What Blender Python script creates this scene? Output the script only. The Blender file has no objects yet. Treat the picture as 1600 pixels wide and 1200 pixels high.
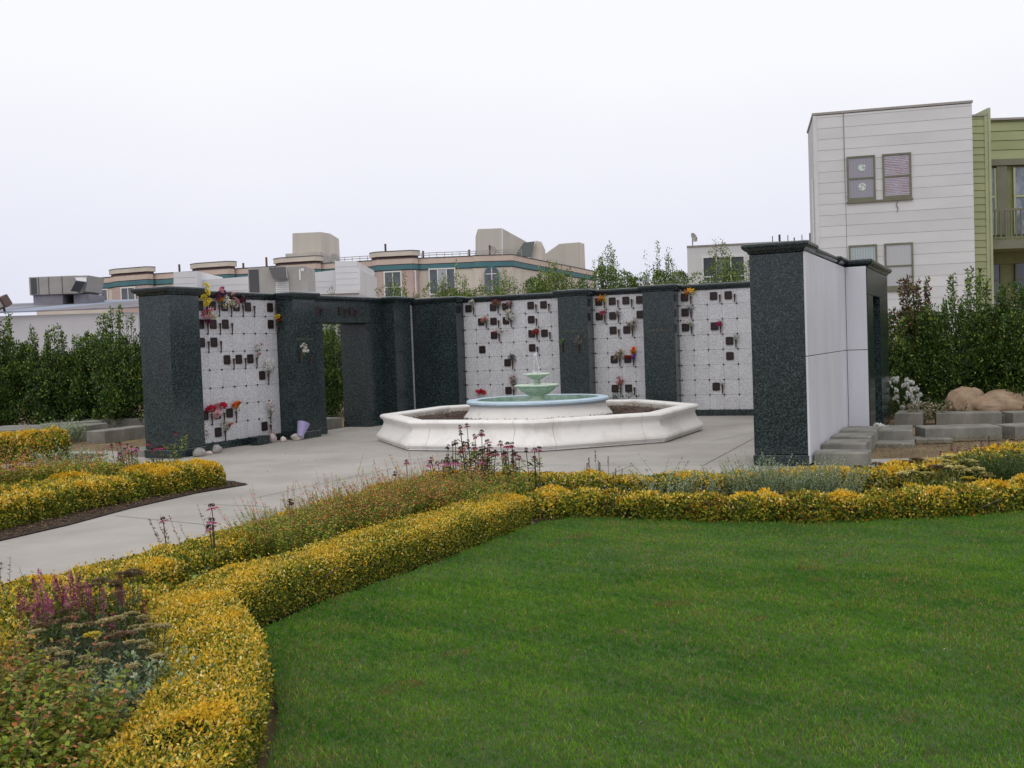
import bpy, math, random
import numpy as np
from mathutils import Vector, Matrix
C = bpy.context.scene.collection
rad = math.radians
rnd = random.Random(7)
rng = np.random.default_rng(11)

# ------------------------------------------------------------------ camera, sky, sun, exposure
sc = bpy.context.scene
EYE = 1.6; FPX = 1617.0; PITCH = rad(2.125); ROLL = rad(2.1)
camd = bpy.data.cameras.new('camera'); cam = bpy.data.objects.new('camera', camd); C.objects.link(cam)
camd.sensor_width = 36.0; camd.lens = FPX / 1600 * 36.0; camd.clip_end = 2000; camd.clip_start = 0.05
RM = Matrix.Rotation(math.pi / 2 - PITCH, 3, 'X') @ Matrix.Rotation(-ROLL, 3, 'Z')
cam.matrix_world = Matrix.Translation((0, 0, EYE)) @ RM.to_4x4()
sc.camera = cam
w = bpy.data.worlds.new('World'); sc.world = w; w.use_nodes = True
nt = w.node_tree; nt.nodes.clear()
SUN_EL, SUN_ROT = rad(50), rad(200)
sky = nt.nodes.new('ShaderNodeTexSky'); sky.sky_type = 'NISHITA'; sky.sun_disc = False
sky.sun_elevation = SUN_EL; sky.sun_rotation = SUN_ROT; sky.air_density = 1.5; sky.dust_density = 4
b1 = nt.nodes.new('ShaderNodeBackground'); b1.inputs[1].default_value = 0.05
nt.links.new(sky.outputs[0], b1.inputs[0])
tc = nt.nodes.new('ShaderNodeTexCoord'); sx = nt.nodes.new('ShaderNodeSeparateXYZ')
nt.links.new(tc.outputs['Generated'], sx.inputs[0])
rp = nt.nodes.new('ShaderNodeValToRGB'); cr = rp.color_ramp
cr.elements[0].position = 0.0; cr.elements[0].color = (.74, .75, .88, 1)
cr.elements[1].position = 1.0; cr.elements[1].color = (1.0, 1.0, 1.0, 1)
e = cr.elements.new(.10); e.color = (.82, .83, .94, 1)
e = cr.elements.new(.28); e.color = (.97, .97, 1.0, 1)
nz = nt.nodes.new('ShaderNodeTexNoise'); nz.inputs['Scale'].default_value = 1.6; nz.inputs['Detail'].default_value = 3
nt.links.new(tc.outputs['Generated'], nz.inputs['Vector'])
ma = nt.nodes.new('ShaderNodeMath'); ma.operation = 'MULTIPLY_ADD'; ma.inputs[1].default_value = .22; ma.inputs[2].default_value = -.11
nt.links.new(nz.outputs[0], ma.inputs[0])
ad = nt.nodes.new('ShaderNodeMath'); ad.operation = 'ADD'
nt.links.new(sx.outputs['Z'], ad.inputs[0]); nt.links.new(ma.outputs[0], ad.inputs[1]); nt.links.new(ad.outputs[0], rp.inputs[0])
b2 = nt.nodes.new('ShaderNodeBackground'); b2.inputs[1].default_value = 1.06
nt.links.new(rp.outputs[0], b2.inputs[0])
mx = nt.nodes.new('ShaderNodeMixShader'); mx.inputs[0].default_value = .93
nt.links.new(b1.outputs[0], mx.inputs[1]); nt.links.new(b2.outputs[0], mx.inputs[2])
wo = nt.nodes.new('ShaderNodeOutputWorld'); nt.links.new(mx.outputs[0], wo.inputs[0])
sd = bpy.data.lights.new('sun', 'SUN'); sd.energy = 0.6; sd.angle = rad(25); sd.color = (1, .96, .9)
so = bpy.data.objects.new('sun', sd); C.objects.link(so)
d = Vector((math.sin(SUN_ROT) * math.cos(SUN_EL), math.cos(SUN_ROT) * math.cos(SUN_EL), math.sin(SUN_EL)))
so.rotation_euler = d.to_track_quat('Z', 'Y').to_euler(); so.location = (0, 0, 40)
sc.view_settings.view_transform = 'Standard'; sc.view_settings.look = 'None'
sc.view_settings.exposure = 0.0; sc.view_settings.gamma = 1.0; sc.view_settings.use_curve_mapping = False
sc.cycles.max_bounces = 6

# ------------------------------------------------------------------ helpers
def at(px, py, Y=None, z=None):
    """World point on the ray of a photograph pixel, at depth Y or height z."""
    v = RM @ Vector(((px - 800) / FPX, -(py - 600) / FPX, -1))
    t = (Y / v.y) if z is None else (z - EYE) / v.z
    return Vector((v.x * t, v.y * t, EYE + v.z * t))

def nodes(name):
    m = bpy.data.materials.new(name); m.use_nodes = True
    t = m.node_tree; p = t.nodes['Principled BSDF']
    return m, t, p

def N(t, k, **kw):
    n = t.nodes.new(k)
    for a, v in kw.items():
        if a in n.inputs: n.inputs[a].default_value = v
        else: setattr(n, a, v)
    return n

def ramp(t, stops):
    r = N(t, 'ShaderNodeValToRGB'); c = r.color_ramp
    while len(c.elements) < len(stops): c.elements.new(.5)
    for e_, (p_, col) in zip(c.elements, stops): e_.position = p_; e_.color = (*col, 1)
    return r

def mat(name, c1, c2=None, scale=4, rough=.7, detail=6, lo=.35, hi=.65, bump=0, bscale=None, spec=.5, metal=0, stretch=None, c3=None, s3=.7, rnd_off=False):
    m, t, p = nodes(name)
    p.inputs['Roughness'].default_value = rough; p.inputs['Specular IOR Level'].default_value = spec
    p.inputs['Metallic'].default_value = metal
    if c2 is None and not bump:
        p.inputs['Base Color'].default_value = (*c1, 1); return m
    co = N(t, 'ShaderNodeTexCoord'); vec = co.outputs['Object']
    if rnd_off:
        oi = N(t, 'ShaderNodeObjectInfo'); mu = N(t, 'ShaderNodeMath', operation='MULTIPLY'); mu.inputs[1].default_value = 57
        va = N(t, 'ShaderNodeVectorMath', operation='ADD')
        t.links.new(oi.outputs['Random'], mu.inputs[0]); t.links.new(vec, va.inputs[0]); t.links.new(mu.outputs[0], va.inputs[1]); vec = va.outputs[0]
    if stretch:
        mp = N(t, 'ShaderNodeMapping'); mp.inputs['Scale'].default_value = stretch
        t.links.new(vec, mp.inputs['Vector']); vec = mp.outputs[0]
    n = N(t, 'ShaderNodeTexNoise', Scale=scale, Detail=detail, Roughness=.6)
    t.links.new(vec, n.inputs['Vector'])
    if c2 is None: c2 = c1
    st = [(lo, c1), (hi, c2)]
    if c3: st.append((s3, c3))
    r = ramp(t, st); t.links.new(n.outputs[0], r.inputs[0]); t.links.new(r.outputs[0], p.inputs['Base Color'])
    if bump:
        n2 = N(t, 'ShaderNodeTexNoise', Scale=bscale or scale * 6, Detail=5)
        t.links.new(vec, n2.inputs['Vector'])
        b = N(t, 'ShaderNodeBump', Strength=bump, Distance=.01)
        t.links.new(n2.outputs[0], b.inputs['Height']); t.links.new(b.outputs[0], p.inputs['Normal'])
    return m

def granite(name, stops, vs, rough, fine=2.5, stain=None):
    m, t, p = nodes(name)
    co = N(t, 'ShaderNodeTexCoord'); oi = N(t, 'ShaderNodeObjectInfo'); mu = N(t, 'ShaderNodeMath', operation='MULTIPLY'); mu.inputs[1].default_value = 31
    va = N(t, 'ShaderNodeVectorMath', operation='ADD')
    t.links.new(oi.outputs['Random'], mu.inputs[0]); t.links.new(co.outputs['Object'], va.inputs[0]); t.links.new(mu.outputs[0], va.inputs[1])
    v = N(t, 'ShaderNodeTexVoronoi', Scale=vs); v2 = N(t, 'ShaderNodeTexNoise', Scale=vs * fine, Detail=3)
    t.links.new(va.outputs[0], v.inputs['Vector']); t.links.new(va.outputs[0], v2.inputs['Vector'])
    s = N(t, 'ShaderNodeSeparateColor'); t.links.new(v.outputs['Color'], s.inputs[0])
    mm = N(t, 'ShaderNodeMix'); mm.data_type = 'FLOAT'; mm.inputs[0].default_value = .35
    t.links.new(s.outputs[0], mm.inputs[2]); t.links.new(v2.outputs[0], mm.inputs[3])
    r = ramp(t, stops); t.links.new(mm.outputs[0], r.inputs[0])
    big = N(t, 'ShaderNodeTexNoise', Scale=2.2, Detail=6, Roughness=.65); t.links.new(va.outputs[0], big.inputs['Vector'])
    r2 = ramp(t, [(.3, stain or (.8, .8, .8)), (.62, (1, 1, 1))]); t.links.new(big.outputs[0], r2.inputs[0])
    mc = N(t, 'ShaderNodeMix'); mc.data_type = 'RGBA'; mc.blend_type = 'MULTIPLY'; mc.inputs[0].default_value = 1
    t.links.new(r.outputs[0], mc.inputs[6]); t.links.new(r2.outputs[0], mc.inputs[7])
    t.links.new(mc.outputs[2], p.inputs['Base Color'])
    p.inputs['Roughness'].default_value = rough
    return m

def leafmat(name, trans=.3, rough=.5, attr='col', sat=1.0):
    m, t, p = nodes(name)
    a = N(t, 'ShaderNodeAttribute'); a.attribute_name = attr
    t.links.new(a.outputs['Color'], p.inputs['Base Color']); p.inputs['Roughness'].default_value = rough
    p.inputs['Specular IOR Level'].default_value = .35
    tr = N(t, 'ShaderNodeBsdfTranslucent'); t.links.new(a.outputs['Color'], tr.inputs[0])
    ms = N(t, 'ShaderNodeMixShader'); ms.inputs[0].default_value = trans
    t.links.new(p.outputs[0], ms.inputs[1]); t.links.new(tr.outputs[0], ms.inputs[2])
    t.links.new(ms.outputs[0], t.nodes['Material Output'].inputs[0])
    return m

class MB:
    def __init__(s): s.v = []; s.f = []; s.smooth = False
    def quad_box(s, x0, x1, y0, y1, z0, z1):
        b = len(s.v); s.v += [(x, y, z) for z in (z0, z1) for x, y in ((x0, y0), (x1, y0), (x1, y1), (x0, y1))]
        s.f += [tuple(b + i for i in q) for q in ((3, 2, 1, 0), (4, 5, 6, 7), (0, 1, 5, 4), (1, 2, 6, 5), (2, 3, 7, 6), (3, 0, 4, 7))]; return s
    def box(s, *a): return s.quad_box(*a)
    def bev(s, x0, x1, y0, y1, z0, z1, r=.006):
        return s.loft([(x0, y0), (x1, y0), (x1, y1), (x0, y1)], [(-r, z0), (0, z0 + r), (0, z1 - r), (-r, z1)])
    def loft(s, poly, rings, cap=True):
        """stack of offset copies of a convex CCW polygon; rings = (outward offset, z)"""
        n = len(poly); P = [Vector(p) for p in poly]; dirs = []
        ar = sum(P[i].x * P[(i + 1) % n].y - P[(i + 1) % n].x * P[i].y for i in range(n))
        if ar < 0: P = P[::-1]
        for i in range(n):
            a = (P[i] - P[i - 1]).normalized(); c = (P[(i + 1) % n] - P[i]).normalized()
            na = Vector((a.y, -a.x)); nc = Vector((c.y, -c.x)); m_ = (na + nc).normalized(); dirs.append(m_ / max(.2, m_.dot(na)))
        b = len(s.v)
        for o, z in rings:
            for i in range(n): q = P[i] + dirs[i] * o; s.v.append((q.x, q.y, z))
        for k in range(len(rings) - 1):
            for i in range(n):
                j = (i + 1) % n; s.f.append((b + k * n + i, b + k * n + j, b + (k + 1) * n + j, b + (k + 1) * n + i))
        if cap:
            s.f.append(tuple(b + i for i in range(n))[::-1]); s.f.append(tuple(b + (len(rings) - 1) * n + i for i in range(n)))
        return s
    def prism(s, pts, d):
        """front polygon of 3D points extruded by vector d"""
        b = len(s.v); n = len(pts); d = Vector(d)
        s.v += [tuple(p) for p in pts] + [tuple(Vector(p) + d) for p in pts]
        s.f.append(tuple(range(b, b + n))); s.f.append(tuple(range(b + 2 * n - 1, b + n - 1, -1)))
        for i in range(n): j = (i + 1) % n; s.f.append((b + j, b + i, b + n + i, b + n + j))
        return s
    def tube(s, pts, r, n=6, cap=True):
        pts = [Vector(p) for p in pts]; rs = r if isinstance(r, (list, tuple)) else [r] * len(pts); b = len(s.v)
        for i, p in enumerate(pts):
            t_ = (pts[min(i + 1, len(pts) - 1)] - pts[max(i - 1, 0)]).normalized()
            u = t_.cross(Vector((0, 0, 1)));
            if u.length < .05: u = t_.cross(Vector((1, 0, 0)))
            u.normalize(); v_ = t_.cross(u)
            for k in range(n):
                a = 2 * math.pi * k / n; s.v.append(tuple(p + (u * math.cos(a) + v_ * math.sin(a)) * rs[i]))
        for i in range(len(pts) - 1):
            for k in range(n):
                j = (k + 1) % n; s.f.append((b + i * n + k, b + i * n + j, b + (i + 1) * n + j, b + (i + 1) * n + k))
        if cap:
            s.f.append(tuple(b + k for k in range(n))[::-1]); s.f.append(tuple(b + (len(pts) - 1) * n + k for k in range(n)))
        return s
    def lathe(s, prof, n=32, c=(0, 0, 0), a0=0, a1=2 * math.pi, closed=False):
        b = len(s.v); full = abs(a1 - a0 - 2 * math.pi) < 1e-6; m_ = n if full else n + 1
        for k in range(m_):
            a = a0 + (a1 - a0) * k / n
            for r, z in prof: s.v.append((c[0] + r * math.cos(a), c[1] + r * math.sin(a), c[2] + z))
        q = len(prof)
        for k in range(n):
            k2 = (k + 1) % m_
            for i in range(q if closed else q - 1):
                j = (i + 1) % q; s.f.append((b + k * q + i, b + k2 * q + i, b + k2 * q + j, b + k * q + j))
        if closed and not full:
            s.f.append(tuple(b + i for i in range(q))); s.f.append(tuple(b + n * q + i for i in range(q))[::-1])
        return s
    def ball(s, c, r, n=6, sz=1.0):
        b = len(s.v); R_ = max(3, n // 2)
        s.v.append((c[0], c[1], c[2] - r * sz))
        for i in range(1, R_):
            ph = -math.pi / 2 + math.pi * i / R_
            for k in range(n):
                a = 2 * math.pi * k / n; s.v.append((c[0] + r * math.cos(ph) * math.cos(a), c[1] + r * math.cos(ph) * math.sin(a), c[2] + r * sz * math.sin(ph)))
        s.v.append((c[0], c[1], c[2] + r * sz)); top = len(s.v) - 1
        for k in range(n): s.f.append((b, b + 1 + (k + 1) % n, b + 1 + k)); s.f.append((top, b + 1 + (R_ - 2) * n + k, b + 1 + (R_ - 2) * n + (k + 1) % n))
        for i in range(R_ - 2):
            for k in range(n):
                j = (k + 1) % n; s.f.append((b + 1 + i * n + k, b + 1 + i * n + j, b + 1 + (i + 1) * n + j, b + 1 + (i + 1) * n + k))
        return s
    def sheet(s, pts, z=None):
        b = len(s.v); s.v += [tuple(p) if z is None else (p[0], p[1], z) for p in pts]; s.f.append(tuple(range(b, b + len(pts)))); return s
    def mesh(s, name, m, smooth=False, fix=True):
        me = bpy.data.meshes.new(name); me.from_pydata(s.v, [], s.f)
        if fix:
            import bmesh
            bm = bmesh.new(); bm.from_mesh(me); bmesh.ops.recalc_face_normals(bm, faces=bm.faces); bm.to_mesh(me); bm.free()
        me.materials.append(m)
        if smooth:
            me.polygons.foreach_set('use_smooth', [True] * len(me.polygons))
            try: me.set_sharp_from_angle(angle=rad(38))
            except Exception: pass
        me.update(); return me
    def build(s, name, m, parent=None, smooth=False, fix=True, loc=None):
        return link(name, s.mesh(name, m, smooth, fix), parent, loc)

def link(name, me, parent=None, loc=None, rz=0):
    o = bpy.data.objects.new(name, me); C.objects.link(o)
    if parent: o.parent = parent
    if loc is not None: o.location = loc
    if rz: o.rotation_euler.z = rz
    return o
def thing(name, label, cat, loc=(0, 0, 0), rz=0, group=None):
    o = bpy.data.objects.new(name, None); C.objects.link(o); o.location = loc; o.rotation_euler.z = rz
    o['label'] = label; o['category'] = cat
    if group: o['group'] = group
    return o
def tag(o, label, cat, group=None):
    o['label'] = label; o['category'] = cat
    if group: o['group'] = group
    return o
def struct(name, mb, m, **k):
    o = mb.build(name, m, **k); o['kind'] = 'structure'; return o

def unit(a): return a / np.maximum(np.linalg.norm(a, axis=-1, keepdims=True), 1e-9)
def leaves(name, P, A, Nn, L, W, col, m, parent=None, stuff=False):
    """n folded diamond leaves as one mesh"""
    n = len(P); A = unit(A); B = unit(np.cross(A, Nn)); Nu = np.cross(B, A)
    L = np.broadcast_to(L, n)[:, None]; W = np.broadcast_to(W, n)[:, None]
    V = np.empty((n, 4, 3)); V[:, 0] = P; V[:, 2] = P + A * L
    mid = P + A * L * .5 + Nu * L * .08
    V[:, 1] = mid + B * W * .5; V[:, 3] = mid - B * W * .5
    me = bpy.data.meshes.new(name); me.vertices.add(4 * n); me.vertices.foreach_set('co', V.ravel())
    me.loops.add(4 * n); me.loops.foreach_set('vertex_index', np.arange(4 * n, dtype=np.int32))
    me.polygons.add(n); me.polygons.foreach_set('loop_start', np.arange(0, 4 * n, 4, dtype=np.int32))
    me.update(calc_edges=True)
    ca = me.attributes.new('col', 'FLOAT_COLOR', 'POINT'); c4 = np.ones((n, 4, 4), np.float32)
    c4[:, :, :3] = np.clip(col, 0, 1)[:, None, :]; ca.data.foreach_set('color', c4.ravel())
    me.materials.append(m)
    o = link(name, me, parent)
    if stuff: o['kind'] = 'stuff'
    return o
def lump(P, f, seed):
    r = np.random.default_rng(seed); s_ = 0
    for k in range(5):
        kv = r.normal(size=3) * f * (1 + .5 * k); s_ = s_ + np.sin(P @ kv + r.uniform(0, 6.28)) / (1 + .4 * k)
    return s_ / 2.6
def pick(pal, pr, n, r):
    pal = np.array(pal, float); pr = np.array(pr, float)
    if pr.ndim == 1: idx = r.choice(len(pal), n, p=pr / pr.sum())
    else:
        cs = np.cumsum(pr / pr.sum(1, keepdims=True), 1); idx = (r.random(n)[:, None] > cs).sum(1).clip(0, len(pal) - 1)
    return pal[idx] * (1 + r.normal(0, .16, (n, 1))) * (1 + r.normal(0, .05, (n, 3)))

# ------------------------------------------------------------------ materials
G_DARK = granite('dark_blue_green_granite', [(.2, (.006, .011, .014)), (.5, (.017, .028, .032)), (.68, (.034, .054, .057)), (.82, (.072, .098, .098))], 74, .2)
G_CAP = granite('cap_granite', [(.2, (.007, .011, .013)), (.5, (.016, .025, .030)), (.8, (.05, .07, .075))], 78, .2)
G_LIGHT = granite('speckled_white_granite', [(.10, (.32, .32, .345)), (.34, (.48, .48, .51)), (.55, (.62, .62, .65)), (.8, (.68, .68, .71))], 90, .45, stain=(.88, .88, .88))
M_MARBLE = mat('white_marble_slab', (.56, .565, .63), (.68, .68, .73), 1.3, .4, 8, stretch=(1, 1, .25), bump=.05)
M_FOUNT = mat('white_cast_stone', (.74, .71, .68), (.84, .825, .81), 3.2, .55, 10, lo=.38, hi=.52, bump=.2, bscale=26, c3=(.80, .76, .71), s3=.8)
M_FOUNT2 = mat('stained_cast_stone', (.78, .755, .73), (.83, .81, .785), 3, .6, 8, lo=.4, hi=.6, bump=.15, bscale=30, c3=(.58, .50, .38), s3=.76)
M_BLUE = mat('pale_blue_painted_rim', (.44, .58, .70), (.52, .65, .76), 5, .45, 8, bump=.1)
M_VERD = mat('pale_green_painted_bowl', (.36, .53, .46), (.60, .71, .58), 7, .5, 8, bump=.15, lo=.36, hi=.5, c3=(.72, .78, .68), s3=.66)
M_WATER = mat('green_water', (.10, .20, .15), (.16, .28, .20), 6, .06, 3, bump=.2, bscale=18)
M_SPLASH = mat('splashing_water', (.85, .88, .92), rough=.15)
M_SOIL = mat('dark_soil', (.035, .020, .014), (.10, .062, .045), 14, .95, 8, bump=.9, bscale=60)
M_MULCH = mat('bark_mulch', (.020, .012, .010), (.075, .045, .034), 30, .95, 8, bump=1, bscale=90, c3=(.13, .09, .06), s3=.75)
M_DRY = mat('dry_earth', (.14, .09, .05), (.25, .18, .10), 2.2, .95, 10, bump=.6, bscale=40, c3=(.13, .14, .04), s3=.72)
def concrete():
    m = mat('pale_concrete', (.275, .255, .232), (.405, .38, .35), .7, .8, 12, lo=.28, hi=.62, bump=.15, bscale=70); return m
M_CONC = concrete()
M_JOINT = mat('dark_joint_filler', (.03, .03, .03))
M_CURB = mat('weathered_concrete', (.12, .118, .10), (.27, .26, .232), 3.2, .9, 10, lo=.3, hi=.7, bump=.5, bscale=30, stretch=(1, 1, .5))
M_BRONZE = mat('dark_bronze', (.012, .007, .008), (.030, .016, .018), 20, .4, 4, metal=.3)
M_BRONZE2 = mat('brown_bronze_vase', (.06, .03, .022), (.12, .065, .045), 20, .4, 4, metal=.3)
M_BRIM = mat('bronze_plaque_border', (.060, .034, .028), rough=.4, metal=.4)
M_GOLD = mat('faded_gold', (.10, .085, .035), (.16, .13, .05), 50, .5)
M_LEAF = leafmat('leaf_surface', .3)
M_TREE = leafmat('tree_leaf_surface', .25, .45)
M_GRASS = leafmat('grass_blade_surface', .35, .55)
M_PETAL = leafmat('petal_surface', .3, .6)
M_BARK = mat('brown_bark', (.06, .04, .028), (.14, .10, .07), 9, .9, bump=.6, stretch=(1, 1, .2))
M_TWIG = mat('twig_bark', (.10, .07, .05), (.22, .17, .13), 20, .9)
M_STEMG = mat('green_stem', (.05, .08, .02), (.10, .13, .04), 20, .7)
M_STEMP = mat('purple_brown_stem', (.035, .02, .018), (.07, .04, .03), 20, .7)
M_LAWNB = mat('lawn_thatch', (.045, .075, .014), (.09, .12, .03), 3, .95, 8, bump=.5, bscale=80)

# ------------------------------------------------------------------ ground, court, path, beds, lawn
def poly_sheet(name, pts, z, m):
    mb = MB(); b = len(mb.v); mb.v += [(x, y, z) for x, y in pts]; mb.f.append(tuple(range(len(pts)))); o = mb.build(name, m); o['kind'] = 'structure'; return o
# dry ground with slight relief
n = 90; g = MB()
xs = np.concatenate([[-900, -300, -100, -50], np.linspace(-30, 30, n), [50, 100, 300, 900]]); ys = np.concatenate([[-500, -100, -30], np.linspace(-8, 45, n), [70, 140, 400, 1500]])
for j, y in enumerate(ys):
    for i, x in enumerate(xs):
        q = Vector((x * .9, y * .9, 3)); g.v.append((x, y, -.035 + .010 * math.sin(q.x * 1.7 + math.sin(q.y * 1.1)) + .008 * math.sin(q.y * 2.3 + q.x)))
W_ = len(xs)
for j in range(len(ys) - 1):
    for i in range(W_ - 1): g.f.append((j * W_ + i, j * W_ + i + 1, (j + 1) * W_ + i + 1, (j + 1) * W_ + i))
struct('dry_ground', g, M_DRY, smooth=True, fix=False)

path_l = [(-9.5, 1.5), (-6.2, 6.0), (-5.2, 8.2), (-4.72, 9.30), (-4.42, 10.05), (-4.17, 11.07), (-3.79, 12.07), (-3.32, 12.72)]
path_r = [(-8.0, 1.2), (-3.9, 5.6), (-3.05, 7.0), (-2.55, 8.0), (-2.15, 8.95), (-1.75, 9.75), (-1.3, 10.6), (-.8, 11.15), (-.2, 11.25), (.8, 11.0), (1.8, 10.8), (2.6, 10.75), (3.9, 10.8), (4.7, 11.2), (5.5, 11.85), (6.6, 12.6), (9, 14.2)]
isl_back = [(-3.6, 13.2), (-4.4, 13.75), (-6.0, 14.2), (-8.2, 14.9), (-11, 15.7)]
court = path_l + isl_back + [(-11.5, 17.0), (-9.8, 18.45), (-8.1, 18.50), (-6.6, 18.0), (-5.7, 17.2), (-3.2, 22.6), (-2.4, 25.2), (1.5, 24.6), (7.6, 21.6), (7.2, 19.6), (5.6, 16.6), (3.95, 13.1), (5.4, 12.95), (6.2, 13.6), (9, 15.2)] + path_r[::-1]
poly_sheet('concrete_court', court, 0.0, M_CONC)
jt = MB()
def jline(a, b, w_=.007):
    a, b = Vector(a), Vector(b); d_ = (b - a).normalized(); q = Vector((-d_.y, d_.x)) * w_
    jt.sheet([a + q, b + q, b - q, a - q], .004)
for (a, b) in (((730, 727), (1180, 727)), ((0, 722), (560, 722)), ((1098, 728), (1180, 684)), ((560, 730), (720, 708)), ((392, 780), (650, 724)), ((180, 806), (340, 822)), ((940, 745), (990, 727)), ((318, 788), (420, 792)), ((1110, 690), (1180, 676)), ((440, 690), (600, 690)), ((0, 762), (35, 785))):
    p, q = at(*a, z=0), at(*b, z=0)
    if max(abs(p.x), abs(q.x)) < 12 and max(p.y, q.y) < 24 and a[1] != 722: jline(p.xy, q.xy, .004)
o = jt.build('pavement_joint', M_JOINT); o['kind'] = 'structure'

lawn_edge = [(-1.0, 1.0), (-1.0, 2.5), (-1.02, 3.3), (-1.05, 3.96), (-1.13, 4.52), (-1.31, 5.17), (-1.58, 5.9), (-1.28, 6.57), (-.94, 7.15), (-.54, 7.84), (-.15, 8.65), (.12, 9.15), (.42, 9.36), (.7, 9.34), (1.1, 9.22), (1.62, 8.95), (2.13, 8.76), (2.84, 8.68), (3.19, 8.68), (3.8, 8.74), (4.4, 8.86), (5.2, 9.1), (6.4, 9.6), (8.5, 10.8)]
bed = lawn_edge + [(9.2, 14.0), (6.65, 12.5), (5.55, 11.75), (4.75, 11.1), (3.95, 10.7), (2.6, 10.65), (1.8, 10.7), (.8, 10.9), (-.2, 11.15), (-.75, 11.05), (-1.22, 10.55), (-1.67, 9.7), (-2.07, 8.9), (-2.47, 7.95), (-2.97, 6.95), (-3.8, 5.5), (-4.4, 4.4), (-5.2, 3.5), (-5.2, 1.0)]
poly_sheet('bed_soil', bed, .012, M_MULCH)
isl = [(-5.12, 8.2), (-4.66, 9.36), (-4.38, 10.08), (-4.13, 11.09), (-3.75, 12.09), (-3.30, 12.74), (-3.6, 13.12), (-4.4, 13.67), (-6.0, 14.12), (-8.2, 14.82), (-11, 15.6), (-12, 14), (-9, 8)]
poly_sheet('island_soil', isl, .012, M_MULCH)
lawn = [(x + .06, y - .05) for x, y in lawn_edge] + [(22, 16), (40, 4), (30, -8), (-1, -8)]
poly_sheet('lawn_ground', lawn, .022, M_LAWNB)
poly_sheet('left_bed_soil', [(-9.6, 16.5), (-7.0, 16.6), (-6.9, 17.6), (-9.0, 18.3), (-11.5, 18.2)], .012, M_MULCH)

def inside(P, poly):
    x, y = P[:, 0], P[:, 1]; r_ = np.zeros(len(P), bool); j = len(poly) - 1
    for i in range(len(poly)):
        xi, yi = poly[i]; xj, yj = poly[j]
        if yi != yj: r_ ^= ((yi > y) != (yj > y)) & (x < (xj - xi) * (y - yi) / (yj - yi) + xi)
        j = i
    return r_
# lawn grass: one object of blades
def grass():
    r = np.random.default_rng(3)
    pts = []
    for (y0, y1, den) in ((2.2, 5.0, 13000), (5.0, 7.0, 9000), (7.0, 11.5, 6000)):
        x0, x1 = -1.8, y1 * .62 + .6; k = int((x1 - x0) * (y1 - y0) * den)
        pts.append(np.stack([r.uniform(x0, x1, k), r.uniform(y0, y1, k)], 1))
    P = np.concatenate(pts); P = P[inside(P, lawn)]
    k = len(P); P3 = np.concatenate([P, np.full((k, 1), .022)], 1)
    pz = lump(P3, 2.2, 5); pz2 = lump(P3, 6.0, 6); fine = lump(P3, 25, 8)
    az = r.uniform(0, 6.28, k) * .85 + lump(P3, 3.0, 9) * 1.5; lean = np.abs(r.normal(.6, .45, k))
    A = np.stack([np.cos(az) * lean, np.sin(az) * lean, np.ones(k)], 1)
    tone = np.clip(.5 + .30 * pz + .34 * pz2 + .32 * fine, 0, 1)[:, None]
    col = (1 - tone) * np.array([.048, .19, .012]) + tone * np.array([.19, .37, .032])
    dry = (r.random(k) < np.clip(.12 + .2 * pz2 + .22 * lump(P3, 1.3, 17), .02, .6)); col[dry] = np.array([.34, .31, .09]) * r.uniform(.6, 1.2, (dry.sum(), 1))
    worn = lump(P3, 4.2, 33) * .6 + lump(P3, 11, 34) * .4; wm = (worn > .62) & (r.random(k) < .55); col[wm] = np.array([.30, .24, .07]) * r.uniform(.5, 1.1, (wm.sum(), 1))
    blue = (r.random(k) < np.clip(.10 + .14 * lump(P3, 1.6, 12), .01, .5)); col[blue] = np.array([.15, .26, .11]) * r.uniform(.8, 1.25, (blue.sum(), 1))
    col *= (1 + r.normal(0, .16, (k, 1)))
    L = .022 * (1 + r.normal(0, .28, k)) * (1 + .22 * pz2); Wd = np.where(P[:, 1] < 5, .0042, .0058)
    rn = np.stack([np.cos(az + 1.57 + r.normal(0, .6, k)), np.sin(az + 1.57), r.normal(0, .2, k)], 1)
    o = leaves('lawn_grass', P3, A, rn, L, Wd, col, M_GRASS); o['kind'] = 'stuff'
grass()
# scattered mulch chips and fallen leaves along the bed edges
def chips(name, path, width, k, seed, pal):
    r = np.random.default_rng(seed); pa = np.array(path); i = r.integers(0, len(pa) - 1, k); t = r.random(k)[:, None]
    q = pa[i] * (1 - t) + pa[i + 1] * t; dd = unit(pa[i + 1] - pa[i]); nn = np.stack([-dd[:, 1], dd[:, 0]], 1)
    q = q + nn * r.uniform(*width, k)[:, None]
    P = np.concatenate([q, np.full((k, 1), .016) + r.uniform(0, .01, (k, 1))], 1)
    A = np.concatenate([r.normal(size=(k, 2)), r.normal(0, .25, (k, 1))], 1); nn3 = np.concatenate([r.normal(0, .3, (k, 2)), np.ones((k, 1))], 1)
    o = leaves(name, P, A, nn3, r.uniform(.012, .04, k), r.uniform(.005, .016, k), pick(pal, [1] * len(pal), k, r), M_LEAF); o['kind'] = 'stuff'
PALCH = [(.06, .035, .025), (.12, .07, .045), (.03, .02, .015), (.22, .15, .09), (.30, .22, .08)]
chips('mulch_chips', path_l[1:], (-.0, .62), 9000, 1, PALCH)
chips('mulch_chips', lawn_edge[2:], (-.02, .45), 9000, 2, PALCH)
chips('fallen_leaves', path_r[3:12], (-.02, .25), 260, 4, [(.22, .16, .05), (.12, .09, .05)])
chips('clippings', [(-.6, 4), (1.5, 5.5), (4, 7.5)], (-2.2, 1.8), 170, 11, [(.55, .52, .40), (.4, .3, .12), (.3, .2, .08)])
chips('fallen_petals', [(-4.2, 13.5), (-2, 14.5), (2, 13.2), (3, 12.3)], (-1.0, 3.0), 130, 12, [(.12, .08, .05), (.25, .16, .06), (.06, .05, .04), (.4, .1, .12)])
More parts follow.
